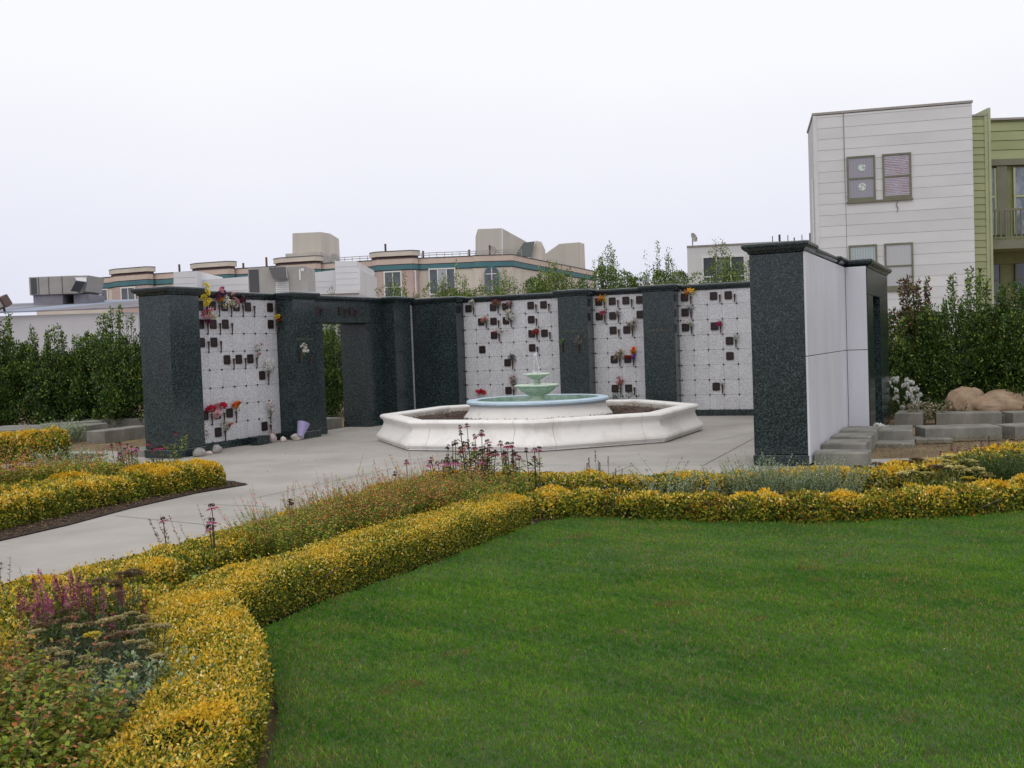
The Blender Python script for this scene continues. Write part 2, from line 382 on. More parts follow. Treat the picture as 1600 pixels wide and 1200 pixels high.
chips('fallen_petals', [(-4.9, 17.0), (-3.6, 19.0), (-2.2, 22.0)], (-.9, -.1), 110, 13, [(.45, .1, .14), (.35, .3, .25), (.12, .08, .05)])
chips('dry_litter', [(4.4, 13.6), (6.5, 14.2), (9, 15)], (-.8, 1.6), 11000, 6, [(.25, .18, .09), (.16, .11, .06), (.12, .14, .04), (.30, .24, .13)])
chips('dry_litter', [(-11, 19.2), (-8, 19.2), (-6.4, 18.4)], (-.5, 2.2), 8000, 7, [(.30, .22, .11), (.18, .12, .06), (.14, .15, .05)])

# ------------------------------------------------------------------ columbarium walls
ROW = .3105; Z0 = .125; COL = .30; ZT = 2.61
A0 = (-5.38, 16.40); ANG_L = rad(63); B0 = (2.98, 12.81); ANG_R = rad(65); C0 = (-1.80, 23.30); ANG_B = rad(-22)
def panel_mesh(m): return MB().loft([(0.0015, 0), (COL - .0015, 0), (COL - .0015, .04), (.0015, .04)], [(-.002, .0015), (0, .004), (0, ROW - .004), (-.002, ROW - .0015)]).mesh('niche_panel', m)
PANEL = panel_mesh(G_LIGHT)
def rrect(wd, ht, r, n=3):
    o_ = []
    for cx, cz, a in ((wd - r, ht - r, 0), (-wd + r, ht - r, 90), (-wd + r, -ht + r, 180), (wd - r, -ht + r, 270)):
        for k in range(n + 1): t_ = rad(a + 90 * k / n); o_.append((cx + r * math.cos(t_), cz + r * math.sin(t_)))
    return o_
def plaque_mesh(m, wd=.077, ht=.082):
    pts = rrect(wd, ht, .025); mb = MB().prism([(x, -.014, z) for x, z in pts], (0, .014, 0)); return mb.mesh('plaque', m)
PLAQ = plaque_mesh(M_BRONZE); 
pl_in = MB(); outer = rrect(.077, .082, .022); inner = rrect(.072, .077, .018)
b_ = len(pl_in.v); pl_in.v += [(x, -.017, z) for x, z in outer] + [(x, -.017, z) for x, z in inner] + [(x, -.012, z) for x, z in outer] + [(x, -.012, z) for x, z in inner]
k_ = len(outer)
for i in range(k_):
    j = (i + 1) % k_; pl_in.f += [(i, j, k_ + j, k_ + i), (2 * k_ + i, 2 * k_ + j, j, i), (k_ + i, k_ + j, 3 * k_ + j, 3 * k_ + i)]
PLBORD = pl_in.mesh('border', M_BRIM)
pt = MB()
for zz, ln in ((.03, .05), (.0, .06), (-.03, .04)): pt.box(-ln, ln, -.016, -.0135, zz - .004, zz + .004)
PLTEXT = pt.mesh('raised_band', M_BRIM)
VASE = MB().lathe([(.0, -.085), (.008, -.085), (.011, -.06), (.018, .05), (.025, .085), (.021, .085), (.014, .02), (0, .02)], 10).mesh('vase', M_BRONZE2, True)
ROSW = []
def rosettes(pts, parent):
    mb = MB()
    for x, z, y in pts:
        mb.prism([(x + .017 * math.cos(a), y - .012, z + .017 * math.sin(a)) for a in [k * math.pi / 4 for k in range(8)]], (0, .014, 0))
    o_ = mb.build('bronze_rosettes', M_BRONZE, parent); o_['kind'] = 'stuff'; return o_
CAPR = [(-.02, ZT - .002), (.015, ZT + .004), (.02, ZT + .028), (.05, ZT + .045), (.075, ZT + .07), (.082, ZT + .095), (.075, ZT + .118), (.055, ZT + .128), (-.12, ZT + .14)]
CAPS = [(o_ - .0, z - .014) for o_, z in CAPR]
class Wall:
    """local frame: x along the wall, y outward (away from the court) times sg"""
    def __init__(s, name, label, org, ang, sg):
        s.sg = sg; s.T = thing(name, label, 'columbarium wall', (org[0], org[1], 0), ang); s.org = org; s.ang = ang
    def Y(s, y): return y * s.sg
    def rect(s, x0, x1, y0, y1):
        a, b = s.Y(y0), s.Y(y1); return [(x0, min(a, b)), (x1, min(a, b)), (x1, max(a, b)), (x0, max(a, b))]
    def blk(s, name, x0, x1, y0, y1, z0, z1, m, r=.008):
        return MB().loft(s.rect(x0, x1, y0, y1), [(-r, z0), (0, z0 + r), (0, z1 - r), (-r, z1)]).build(name, m, s.T)
    def pier(s, x0, x1, y0=0, y1=.645, plinth=True):
        p = s.blk('pier', x0, x1, y0, y1, .14, ZT, G_DARK)
        MB().loft(s.rect(x0, x1, y0, y1), [(.012, 0), (.014, .125), (.004, .136)]).build('plinth', G_DARK, p)
        MB().loft(s.rect(x0, x1, y0, y1), CAPR).build('cap', G_CAP, p, smooth=True)
        return p
    def panels(s, x0, nc, skip=()):
        y = .40 if s.sg > 0 else -.40
        for c in range(nc):
            for r_ in range(8):
                if (c, r_) in skip: continue
                link('niche_panel', PANEL, s.T, (x0 + c * COL, y if s.sg > 0 else y - .04, Z0 + r_ * ROW))
        x1 = x0 + nc * COL
        s.blk('wall_core', x0 - .02, x1 + .02, .45, .64, .0, ZT - .002, M_JOINT, .002)
        s.blk('footing', x0 + .002, x1 - .002, .375, .448, 0, Z0, G_DARK)
        MB().loft(s.rect(x0 + .09, x1 - .09, .40, .60), CAPS).build('cap', G_CAP, s.T, smooth=True)
        s.blk('frieze', x0 + .002, x1 - .002, .41, .448, Z0 + 8 * ROW + .002, ZT + .003, G_DARK, .002)
        yy = .398 * s.sg
        if s.sg > 0:
            rosettes([(x0 + c * COL, Z0 + r_ * ROW, yy) for c in range(1, nc) for r_ in range(9)] + [(x0 + .03, Z0 + r_ * ROW, yy) for r_ in range(9)] + [(x1 - .03, Z0 + r_ * ROW, yy) for r_ in range(0)], s.T)
    def backslabs(s, x0, x1, cuts, y=.645):
        xs_ = [x0] + cuts + [x1]
        for a, b in zip(xs_[:-1], xs_[1:]):
            for z0, z1 in ((.03, 1.335), (1.345, ZT - .002)):
                s.blk('marble_slab', a + .006, b - .006, y + .003, y + .028, z0, z1, M_MARBLE, .003)
    def plaque(s, x0, c, r_, vase=True, pl=True, y=.40, wide=1.0):
        zc = Z0 + (7 - r_) * ROW + ROW * .5
        if pl:
            p = link('plaque', PLAQ, s.T, (x0 + c * COL + .135, y - .001, zc + .012)); link('border', PLBORD, p); link('raised_band', PLTEXT, p)
        if vase:
            link('vase', VASE, s.T, (x0 + c * COL + .268, y - .045, zc - .055))
    def wp(s, x, y, z=0):
        c, n_ = math.cos(s.ang), math.sin(s.ang); y = s.Y(y)
        return Vector((s.org[0] + x * c - y * n_, s.org[1] + x * n_ + y * c, z))
    def door(s, x0, x1, o0, o1, y0, y1, ztop):
        for a, b in ((x0, o0), (o1, x1)):
            j = s.blk('door_jamb', a + .002, b - .002, y0, y1, .14, ztop, G_DARK)
            MB().loft(s.rect(a + .014, b - .014, y0, y1), [(.012, 0), (.014, .125), (.004, .136)]).build('plinth', G_DARK, j)
        s.blk('lintel', x0 + .002, x1 - .002, y0, y1, ztop + .002, ZT, G_DARK)
        MB().loft(s.rect(x0 + .09, x1 - .0, y0 - .0, y1), CAPS).build('cap', G_CAP, s.T, smooth=True)

LW = Wall('columbarium_wing', 'dark granite columbarium wall with doorway on the left side of the fountain court', A0, ANG_L, 1)
LW.pier(0, .66); LW.panels(.66, 8); LW.pier(3.06, 3.72); LW.door(3.72, 6.42, 4.33, 5.82, .30, .97, 2.18); LW.pier(6.42, 7.08)
LW.panels(7.08, 3); 
LW.backslabs(.66, 3.72, [3.06])
for c, r_, v in ((1, 0, 1), (2, 0, 1), (3, 0, 1), (4, 0, 1), (5, 0, 1), (7, 0, 1), (1, 1, 1), (2, 1, 1), (3, 1, 1), (7, 1, 1), (1, 2, 1), (2, 2, 1), (3, 3, 1), (4, 3, 1), (5, 3, 1), (6, 4, 1), (1, 6, 1), (2, 6, 1), (3, 6, 1), (2, 7, 1), (6, 7, 1)): LW.plaque(.66, c, r_, v)
LW.plaque(7.08, 0, 0); LW.plaque(7.08, 0, 5, True, False); LW.plaque(7.08, 0, 6, True, False)
for x in (4.15, 4.95, 5.3):
    p = link('plaque', PLAQ, LW.T, (x, .298, 2.42)); link('border', PLBORD, p); link('raised_band', PLTEXT, p); link('vase', VASE, LW.T, (x + .17, .26, 2.37))
link('vase', VASE, LW.T, (3.20, -.04, 1.50)); link('vase', VASE, LW.T, (3.50, -.04, 1.46))

BW = Wall('columbarium_back_wall', 'long dark granite and speckled white niche wall behind the fountain', C0, ANG_B, 1)
# corner pier with a skewed side face
cn = Vector((math.cos(ANG_L + math.pi / 2 - ANG_B), math.sin(ANG_L + math.pi / 2 - ANG_B)))
cp = [(0, 0), (.66, 0), (.66, .645), tuple(cn * .62)]
p = MB().loft(cp, [(-.008, .14), (0, .148), (0, ZT - .008), (-.008, ZT)]).build('pier', G_DARK, BW.T)
MB().loft(cp, [(.012, 0), (.014, .125), (.004, .136)]).build('plinth', G_DARK, p); MB().loft(cp, CAPR).build('cap', G_CAP, p, smooth=True)
BW.panels(.66, 8); BW.pier(3.06, 3.72); BW.panels(3.72, 4); BW.pier(4.92, 5.58); BW.panels(5.58, 8); BW.pier(7.98, 8.64)
BW.backslabs(.66, 8.64, [3.06, 3.72, 4.92, 5.58, 7.98])
for c, r_, v in ((0, 0, 1), (2, 0, 1), (3, 0, 1), (5, 0, 1), (6, 0, 1), (1, 1, 1), (2, 1, 1), (3, 1, 1), (5, 1, 1), (2, 2, 1), (5, 2, 1), (6, 2, 1), (1, 3, 0), (5, 3, 1), (3, 4, 1), (3, 6, 1)): BW.plaque(.66, c, r_, v)
for c, r_, v in ((0, 0, 1), (1, 0, 1), (2, 0, 1), (3, 0, 0), (0, 1, 1), (1, 1, 1), (3, 1, 0), (1, 2, 1), (2, 2, 1), (1, 4, 1), (2, 4, 1), (1, 6, 1), (2, 6, 1)): BW.plaque(3.72, c, r_, v)
for c, r_, v in ((0, 0, 1), (2, 0, 1), (3, 0, 1), (0, 1, 1), (0, 2, 1), (2, 2, 1), (3, 3, 1), (3, 4, 0), (2, 6, 1)): BW.plaque(5.58, c, r_, v)
link('vase', VASE, BW.T, (3.14, -.04, 1.50)); link('vase', VASE, BW.T, (3.50, -.04, 1.48))
# faded gilt letter strokes (too small to read in the photograph)
def gilt(wall, x0, x1, z):
    mb = MB(); x = x0
    r_ = random.Random(int(x0 * 100))
    while x < x1:
        h = .018; mb.box(x, x + .006, -.003, .003, z - h, z + h)
        if r_.random() < .7: mb.box(x + .0075, x + .02, -.003, .003, z + h - .007, z + h)
        if r_.random() < .5: mb.box(x + .0075, x + .018, -.003, .003, z - .003, z + .003)
        x += .034 if r_.random() < .85 else .06
    o_ = mb.build('gilt_inscription', M_GOLD, wall.T); o_['kind'] = 'stuff'
gilt(LW, 3.14, 3.62, 1.86); gilt(BW, 3.18, 3.62, 1.86); gilt(BW, 5.0, 5.5, 1.80)

RW = Wall('columbarium_wing', 'nearest columbarium wall end with white marble back, right of the fountain', B0, ANG_R, -1)
RW.pier(0, .66); RW.panels(.66, 8); RW.pier(3.06, 3.72); RW.door(3.72, 6.42, 4.5, 5.6, .30, .99, 2.18); RW.pier(6.42, 7.08, 0, .985); RW.panels(7.08, 3)
RW.backslabs(0.0, 3.715, [.66, 3.06])
for z0, z1 in ((.03, 1.335), (1.345, ZT - .002)):     # white side face of the projecting door block
    RW.blk('marble_slab', 3.695, 3.718, .68, .975, z0, z1, M_MARBLE, .003)

# ------------------------------------------------------------------ fountain
FC = (.44, 18.2)
FT = thing('fountain', 'white octagonal tiered fountain with pale green bowls and blue rim', 'fountain', (FC[0], FC[1], 0), rad(-3))
RA = 2.80 * math.cos(rad(22.5))   # apothem of the body
prof = [(-.26, .08), (-.26, .455), (-.235, .470), (-.03, .470), (.0, .455), (.012, .43), (.0, .40), (-.035, .375), (-.05, .345), (-.045, .30), (-.02, .24), (.02, .18), (.065, .13), (.085, .10), (.085, .075), (.065, .065), (.065, .05), (.045, .045), (.045, .012), (-.05, .012), (-.1, .08)]
def oct_piece(a0, kind):
    """a0 = angle of an edge's middle; stations as (tangential position, mitre)"""
    half = RA * math.tan(rad(22.5)); cb = .33; mb = MB()
    def st(ang, tpos):
        n_ = (math.cos(ang), math.sin(ang)); t_ = (-n_[1], n_[0]); return [((RA + o_) * n_[0] + tpos * t_[0], (RA + o_) * n_[1] + tpos * t_[1], z) for o_, z in prof]
    def mitre(ang):
        out = []
        for o_, z in prof: R_ = (RA + o_) / math.cos(rad(22.5)); out.append((R_ * math.cos(ang + rad(22.5)), R_ * math.sin(ang + rad(22.5)), z))
        return out
    if kind == 'edge': S = [st(a0, -half + cb + .003), st(a0, half - cb - .003)]
    else: S = [st(a0, half - cb + .003), mitre(a0), st(a0 + rad(45), -half + cb - .003)]
    q = len(prof)
    for s_ in S: mb.v += s_
    for k in range(len(S) - 1):
        for i in range(q): j = (i + 1) % q; mb.f.append((k * q + i, (k + 1) * q + i, (k + 1) * q + j, k * q + j))
    mb.f.append(tuple(range(q))); mb.f.append(tuple(range((len(S) - 1) * q, len(S) * q))[::-1])
    return mb
for k in range(8):
    a = rad(-90 + 22.5 + 45 * k)
    oct_piece(a, 'edge').build('basin_block', M_FOUNT, FT, smooth=True); oct_piece(a, 'corner').build('basin_block', M_FOUNT, FT, smooth=True)
# dark slab under the basin blocks, shadow gap put into its colour
MB().loft([(2.66 * math.cos(rad(45 * k)), 2.66 * math.sin(rad(45 * k))) for k in range(8)], [(0, 0), (0, .07)]).build('shadow_gap_slab', M_JOINT, FT)
# inner tile-like concrete wall
ib = MB()
for k in range(8):
    a0_, a1_ = rad(45 * k), rad(45 * (k + 1)); R_ = (RA - .265) / math.cos(rad(22.5))
    ib.prism([(R_ * math.cos(a0_), R_ * math.sin(a0_), .1), (R_ * math.cos(a1_), R_ * math.sin(a1_), .1), (R_ * math.cos(a1_), R_ * math.sin(a1_), .43), (R_ * math.cos(a0_), R_ * math.sin(a0_), .43)], (-.02 * math.cos((a0_ + a1_) / 2), -.02 * math.sin((a0_ + a1_) / 2), 0))
ib.build('inner_lining', mat('cream_lining', (.42, .38, .32), (.6, .57, .52), 4, .8), FT)
so_ = MB(); NA, NR = 72, 9
for i in range(NA):
    a = 2 * math.pi * i / NA; lim = (RA - .28) / max(math.cos(((a + rad(22.5)) % rad(45)) - rad(22.5)), .9)
    lim = (RA - .28) / math.cos(((a) % rad(45)) - rad(22.5))
    for j in range(NR):
        r_ = 1.2 + (lim - 1.2) * j / (NR - 1); so_.v.append((r_ * math.cos(a), r_ * math.sin(a), .335 + .03 * math.sin(a * 9 + j) * rnd.random() + .04 * rnd.random() * math.sin(math.pi * j / (NR - 1)) + .035 * math.sin(math.pi * j / (NR - 1))))
for i in range(NA):
    for j in range(NR - 1): i2 = (i + 1) % NA; so_.f.append((i * NR + j, i * NR + j + 1, i2 * NR + j + 1, i2 * NR + j))
so_.build('soil', M_SOIL, FT, fix=False)
r = np.random.default_rng(21); k = 5000; a = r.uniform(0, 6.28, k); rr = r.uniform(1.33, 2.25, k)
o = leaves('mulch_chips', np.stack([rr * np.cos(a), rr * np.sin(a), .36 + r.uniform(0, .04, k)], 1), np.concatenate([r.normal(size=(k, 2)), r.normal(0, .5, (k, 1))], 1), r.normal(size=(k, 3)) + [0, 0, 1], r.uniform(.02, .05, k), .014, pick([(.09, .05, .035), (.16, .10, .07), (.04, .025, .02)], [1, 1, 1], k, r), M_LEAF, FT, True)
# round pool
MB().lathe([(1.0, .3), (1.295, .30), (1.315, .345), (1.31, .375), (1.27, .42), (1.225, .475), (1.20, .53), (1.195, .585), (1.10, .59)], 64).build('pool_wall', M_FOUNT2, FT, smooth=True)
for k in range(8):
    a0_ = rad(45 * k + 12) + .0015; a1_ = rad(45 * k + 57) - .0015
    MB().lathe([(1.19, .588), (1.235, .595), (1.256, .62), (1.25, .648), (1.225, .664), (1.09, .668), (1.07, .66), (1.07, .59)], 10, a0=a0_, a1=a1_, closed=True).build('rim_segment', M_BLUE, FT, smooth=True)
MB().lathe([(1.068, .655), (1.06, .42), (0, .42)], 48).build('pool_lining', mat('mossy_green_lining', (.20, .30, .24), (.42, .52, .46), 7, .6, c3=(.10, .13, .08), s3=.74), FT, smooth=True)
MB().lathe([(1.062, .60), (.6, .602), (0, .60)], 48).build('water', M_WATER, FT, smooth=True)
MB().lathe([(.19, .5), (.19, .61), (.13, .64), (.10, .665), (.095, .69), (.13, .705), (.20, .735), (.27, .78), (.32, .83), (.335, .855), (.365, .862), (.388, .872), (.395, .888), (.388, .902), (.365, .906), (.33, .895), (.25, .88), (.1, .87), (.05, .87)], 40).build('lower_bowl', M_VERD, FT, smooth=True)
MB().lathe([(.09, .86), (.085, .885), (.055, .905), (.05, .95), (.055, .985), (.085, 1.0), (.13, 1.02), (.17, 1.045), (.185, 1.062), (.215, 1.066), (.238, 1.074), (.243, 1.086), (.236, 1.097), (.21, 1.099), (.17, 1.088), (.0, 1.075)], 32).build('upper_bowl', M_VERD, FT, smooth=True)
MB().lathe([(0, .888), (.31, .889)], 32).build('water', M_WATER, FT); MB().lathe([(0, 1.087), (.18, 1.088)], 24).build('water', M_WATER, FT)
mb = MB(); rj = random.Random(4)
for k in range(42):
    t_ = k / 41; x = -.055 + .11 * (0 if k % 2 else 1) * (1 - .55 * t_) + .03 * (k % 2) * t_; mb.ball((x + rj.uniform(-.008, .008), rj.uniform(-.03, .03), 1.10 + .34 * t_), rj.uniform(.004, .010), 6, 1.5)
for k in range(14): mb.ball((rj.uniform(-.03, .02), rj.uniform(-.02, .02), 1.43 + rj.uniform(-.02, .03)), .009, 6)
for k in range(24): mb.ball((rj.uniform(-.08, .06), rj.uniform(-.05, .05), 1.097 + rj.uniform(0, .015)), rj.uniform(.008, .016), 6)
for k in range(22):
    sgn = rj.choice((-1, 1)); mb.ball((.235 * sgn * rj.uniform(.95, 1.05), rj.uniform(-.05, .05), rj.uniform(.9, 1.07)), .0045, 5, 2)
for k in range(30):
    a = rj.uniform(0, 6.28); mb.ball((.39 * math.cos(a), .39 * math.sin(a), rj.uniform(.61, .87)), .004, 5, 2.2)
o = mb.build('water_drops', M_SPLASH, FT, smooth=True); o['kind'] = 'stuff'
# ==================== surroundings, plants and small things
# ------------------------------------------------------------------ buildings behind
M_WIN = mat('dark_window_glass', (.05, .065, .08), (.11, .13, .15), .7, .08, 2, spec=.8)
M_WINB = mat('blind_behind_glass', (.34, .37, .40), (.44, .47, .50), 2, .25, 2)
M_WFR = mat('white_window_frame', (.72, .72, .72))
M_PEACH = mat('peach_stucco', (.55, .44, .38), (.61, .50, .44), .8, .9)
M_CREAM = mat('cream_stucco', (.55, .50, .44), (.64, .59, .52), .5, .9, stretch=(1, 1, .3))
M_PINK = mat('dusty_pink_stucco', (.46, .35, .32), (.52, .40, .37), .8, .9)
M_TEAL = mat('teal_painted_band', (.06, .16, .19), (.08, .20, .23), .8, .8)
M_REDLN = mat('dark_red_line', (.10, .03, .04)); M_DKLN = mat('dark_grey_line', (.05, .06, .07))
M_BEIGE = mat('streaked_beige_stucco', (.44, .41, .36), (.54, .51, .46), .45, .9, stretch=(1, 1, .12))
M_WHT = mat('white_painted_siding', (.62, .62, .64), (.70, .70, .72), .5, .8, stretch=(1, 1, .4))
M_WHT2 = mat('white_painted_board', (.60, .60, .62), (.68, .68, .70), .9, .75, stretch=(.4, 1, 1), rnd_off=True, bump=.03)
M_OLIVE = mat('olive_green_trim', (.15, .15, .105), (.19, .19, .135), 2, .7)
M_GRN = mat('light_green_board', (.31, .34, .18), (.37, .40, .22), .9, .8, stretch=(.5, 1, 1), rnd_off=True)
M_GRN2 = mat('pale_green_corner_board', (.37, .40, .24), (.42, .45, .28), 2, .8)
M_OLV2 = mat('shaded_olive_board', (.20, .21, .10), (.25, .26, .13), 2, .8, rnd_off=True)  # darker copy of the green boards, shade put into the colour
M_HVAC = mat('grey_beige_sheet_metal', (.30, .28, .26), (.36, .34, .32), 1.5, .5, metal=.1)
M_HVD = mat('dark_louvre_metal', (.06, .06, .065), rough=.6)
M_ROOFM = mat('weathered_metal_roof', (.20, .19, .22), (.29, .28, .31), .6, .95, stretch=(1, .3, 1), spec=.1)
M_SKYL = mat('pale_blue_roof_panel', (.27, .31, .40), (.34, .38, .47), 1, .9, spec=.1)
M_WALLW = mat('off_white_block_wall', (.50, .50, .54), (.58, .58, .62), .4, .9)
M_SLATE = mat('grey_shingle_roof', (.10, .12, .11), (.18, .20, .19), 12, .9)
M_POLE = mat('dark_metal_pole', (.05, .05, .055), rough=.5, metal=.3)
M_BRPOST = mat('rusty_pole', (.14, .06, .05))

def pp(px, py, Y): return at(px, py, Y=Y)
def xprism(pts, Y, D): return MB().prism([pp(a, b, Y) for a, b in pts], (0, D, 0))
def win(parent, p0, p1, z0, z1, nv=1, hs=None, fr=.07, m_f=None, m_p=None, depth=.12, name='window', flip=False):
    """window between two wall points; frame > panes; sits .03 proud"""
    p0, p1 = Vector(p0), Vector(p1); u = (p1 - p0); L = u.length; u.normalize(); n_ = Vector((u.y, -u.x))
    if n_.y > 0 and not flip: n_ = -n_
    mf = m_f or M_WFR
    def bx(a, b, c, d, o0, o1):
        mb = MB(); q = [p0 + u * a, p0 + u * b]; mb.prism([(q[0].x + n_.x * o1, q[0].y + n_.y * o1, c), (q[1].x + n_.x * o1, q[1].y + n_.y * o1, c), (q[1].x + n_.x * o1, q[1].y + n_.y * o1, d), (q[0].x + n_.x * o1, q[0].y + n_.y * o1, d)], tuple(-n_ * (o1 - o0)) + (0,)); return mb
    f = MB()
    def add(mb): b = len(f.v); f.v += mb.v; f.f += [tuple(b + i for i in q) for q in mb.f]
    add(bx(0, fr, z0, z1, -.02, .05)); add(bx(L - fr, L, z0, z1, -.02, .05)); add(bx(fr, L - fr, z0, z0 + fr, -.02, .06)); add(bx(fr, L - fr, z1 - fr, z1, -.02, .05))
    wo_ = f.build(name, mf, parent)
    for k in range(1, nv): x = L * k / nv; bx(x - fr * .35, x + fr * .35, z0 + fr, z1 - fr, -.01, .04).build('mullion', mf, wo_)
    if hs: zz = z0 + (z1 - z0) * hs; bx(fr, L - fr, zz - fr * .4, zz + fr * .4, -.012, .045).build('meeting_rail', mf, wo_)
    for k in range(nv): bx(fr + (L - 2 * fr) * k / nv, fr + (L - 2 * fr) * (k + 1) / nv, z0 + fr, z1 - fr, -.015, .0).build('pane', (m_p[k] if isinstance(m_p, list) else m_p) or M_WIN, wo_)
    return wo_

# --- peach and teal apartment building
AP = thing('apartment_building', 'long cream and peach apartment building with a teal band under its parapet', 'building')
def dep(px):
    ks = [(60, 92), (140, 89.6), (242, 87), (400, 84.3), (565, 82), (680, 81.1), (805, 81)]
    return float(np.interp(px, [k[0] for k in ks], [k[1] for k in ks]))
def fx(px, out=0):
    Y = dep(px) - out; q = at(px, 540, Y=Y); return Vector((q.x, q.y))
chain = [fx(60), fx(135)]
bays = [(180, 245), (307, 372), (437, 507), (587, 658)]
for a, b in bays: chain += [fx(a), fx(a + 2, .45), fx(a + 9, .9), fx(b - 9, .9), fx(b - 2, .45), fx(b)]
chain += [fx(742), fx(747, .35), fx(805)]
c_end = at(830, 540, Y=85.0); c_end2 = at(935, 540, Y=104)
chain += [Vector((c_end.x, c_end.y)), Vector((c_end2.x, c_end2.y))]
def ribbon(name, ch, z0, z1, out, m, parent, th=.25):
    mb = MB(); b = 0; nn_ = []
    for i in range(len(ch)):
        a = ch[max(i - 1, 0)]; c = ch[min(i + 1, len(ch) - 1)]; t_ = (c - a).normalized(); nn_.append(Vector((t_.y, -t_.x)))
    for i, q in enumerate(ch):
        o_ = q + nn_[i] * out; n2 = q - nn_[i] * th
        mb.v += [(o_.x, o_.y, z0), (o_.x, o_.y, z1), (n2.x, n2.y, z1), (n2.x, n2.y, z0)]
    for i in range(len(ch) - 1):
        for k in range(4): mb.f.append((i * 4 + k, (i + 1) * 4 + k, (i + 1) * 4 + (k + 1) % 4, i * 4 + (k + 1) % 4))
    e_ = 4 * (len(ch) - 1); mb.f += [(0, 1, 2, 3), (e_ + 3, e_ + 2, e_ + 1, e_)]
    return mb.build(name, m, parent)
ribbon('wall', chain, -.5, 7.74, 0, M_CREAM, AP)
ribbon('dark_line', chain, 7.74, 7.80, .04, M_DKLN, AP); ribbon('teal_band', chain, 7.80, 8.17, .12, M_TEAL, AP)
ribbon('dark_line', chain, 8.17, 8.23, .05, M_REDLN, AP); ribbon('parapet', chain, 8.23, 8.66, .10, M_PEACH, AP); ribbon('coping', chain, 8.66, 8.72, .14, M_DKLN, AP)
for a, b in bays:
    c_ = [fx(a), fx(a + 2, .45), fx(a + 9, .9), fx(b - 9, .9), fx(b - 2, .45), fx(b)]
    ribbon('bay_line', c_, 8.72, 8.86, .05, M_REDLN, AP); ribbon('bay_parapet', c_, 8.86, 9.22, .2, M_CREAM, AP); ribbon('bay_coping', c_, 9.22, 9.27, .23, M_DKLN, AP)
    c_ = [q + Vector((0, -.03)) for q in c_]; ribbon('bay_wall', c_, -.4, 7.72, .03, M_PINK, AP)
MB().sheet([(q.x, q.y + .2, 8.5) for q in chain] + [(-40, 110, 8.5)]).build('roof', M_ROOFM, AP, fix=False)
def awin(x0, x1, y0, y1, out, nv=1, hs=None, pm=None, name='window'):
    a, b = fx(x0, out), fx(x1, out); z0, z1 = at(x0, y1, Y=a.y).z, at(x0, y0, Y=a.y).z
    return win(AP, a, b, z0, z1, nv, hs, .10, m_p=pm, name=name)
awin(141, 173, 453, 477, .03, 3, None, [M_WIN, M_WINB, M_WIN]); awin(193, 216, 449, 478, 1.12, 2)
awin(562, 568, 427, 478, .03, 1, .3); awin(587.5, 594, 426, 478, .6, 1, .4)
awin(604, 632, 424, 470, 1.0, 2, .45, [M_WIN, M_WIN]); awin(643, 654.5, 423, 460, .75, 1, .33); awin(674, 716, 419.5, 461, .03, 3, None, [M_WIN, M_WINB, M_WIN])
# arched window
a, b = fx(761, .4), fx(784, .4); zc = at(770, 428, Y=a.y).z; rr = (b - a).length / 2; cx, cy = (a + b) / 2
wn = MB().box(cx - rr * .83, cx + rr * .83, cy - .12, cy - .02, zc - 1.5, zc).build('window', M_WIN, AP)
fa = MB()
fa.prism([(cx + rr * .83 * math.cos(t_), cy - .12, zc + rr * .83 * math.sin(t_)) for t_ in [math.pi * k / 12 for k in range(13)]], (0, .1, 0)).build('fanlight', M_WIN, wn)
ar = MB()
for k in range(12):
    t0, t1 = math.pi * k / 12, math.pi * (k + 1) / 12
    ar.prism([(cx + rr * q * math.cos(t_), cy - .17, zc + rr * q * math.sin(t_)) for q, t_ in ((.83, t0), (1.0, t0), (1.0, t1), (.83, t1))], (0, .14, 0))
ar.box(cx - rr, cx - rr * .83, cy - .17, cy - .03, zc - 1.5, zc).box(cx + rr * .83, cx + rr, cy - .17, cy - .03, zc - 1.5, zc)
ar.build('arch_frame', M_TEAL, wn)
MB().box(cx - .03, cx + .03, cy - .15, cy - .1, zc - 1.5, zc + rr * .8).box(cx - rr * .83, cx + rr * .83, cy - .152, cy - .1, zc - .03, zc + .03).build('mullion', M_WFR, wn)
for px in (791, 803): q = fx(px, .35); MB().box(q.x - .06, q.x + .06, q.y - .06, q.y + .02, 0, 7.5).build('downpipe', M_BEIGE, AP)
for px in (828.5, 903, 909, 914.5): # small windows on the receding side wall
    t_ = (px - 830) / 105.0; q0 = Vector((c_end.x, c_end.y)).lerp(Vector((c_end2.x, c_end2.y)), max(0, t_)); dz = at(px, 438, Y=q0.y).z
    dv = (Vector((c_end2.x, c_end2.y)) - Vector((c_end.x, c_end.y))).normalized(); win(AP, q0, q0 + dv * (1.0), dz - 1.2, dz, 1, .5, .08, flip=False)
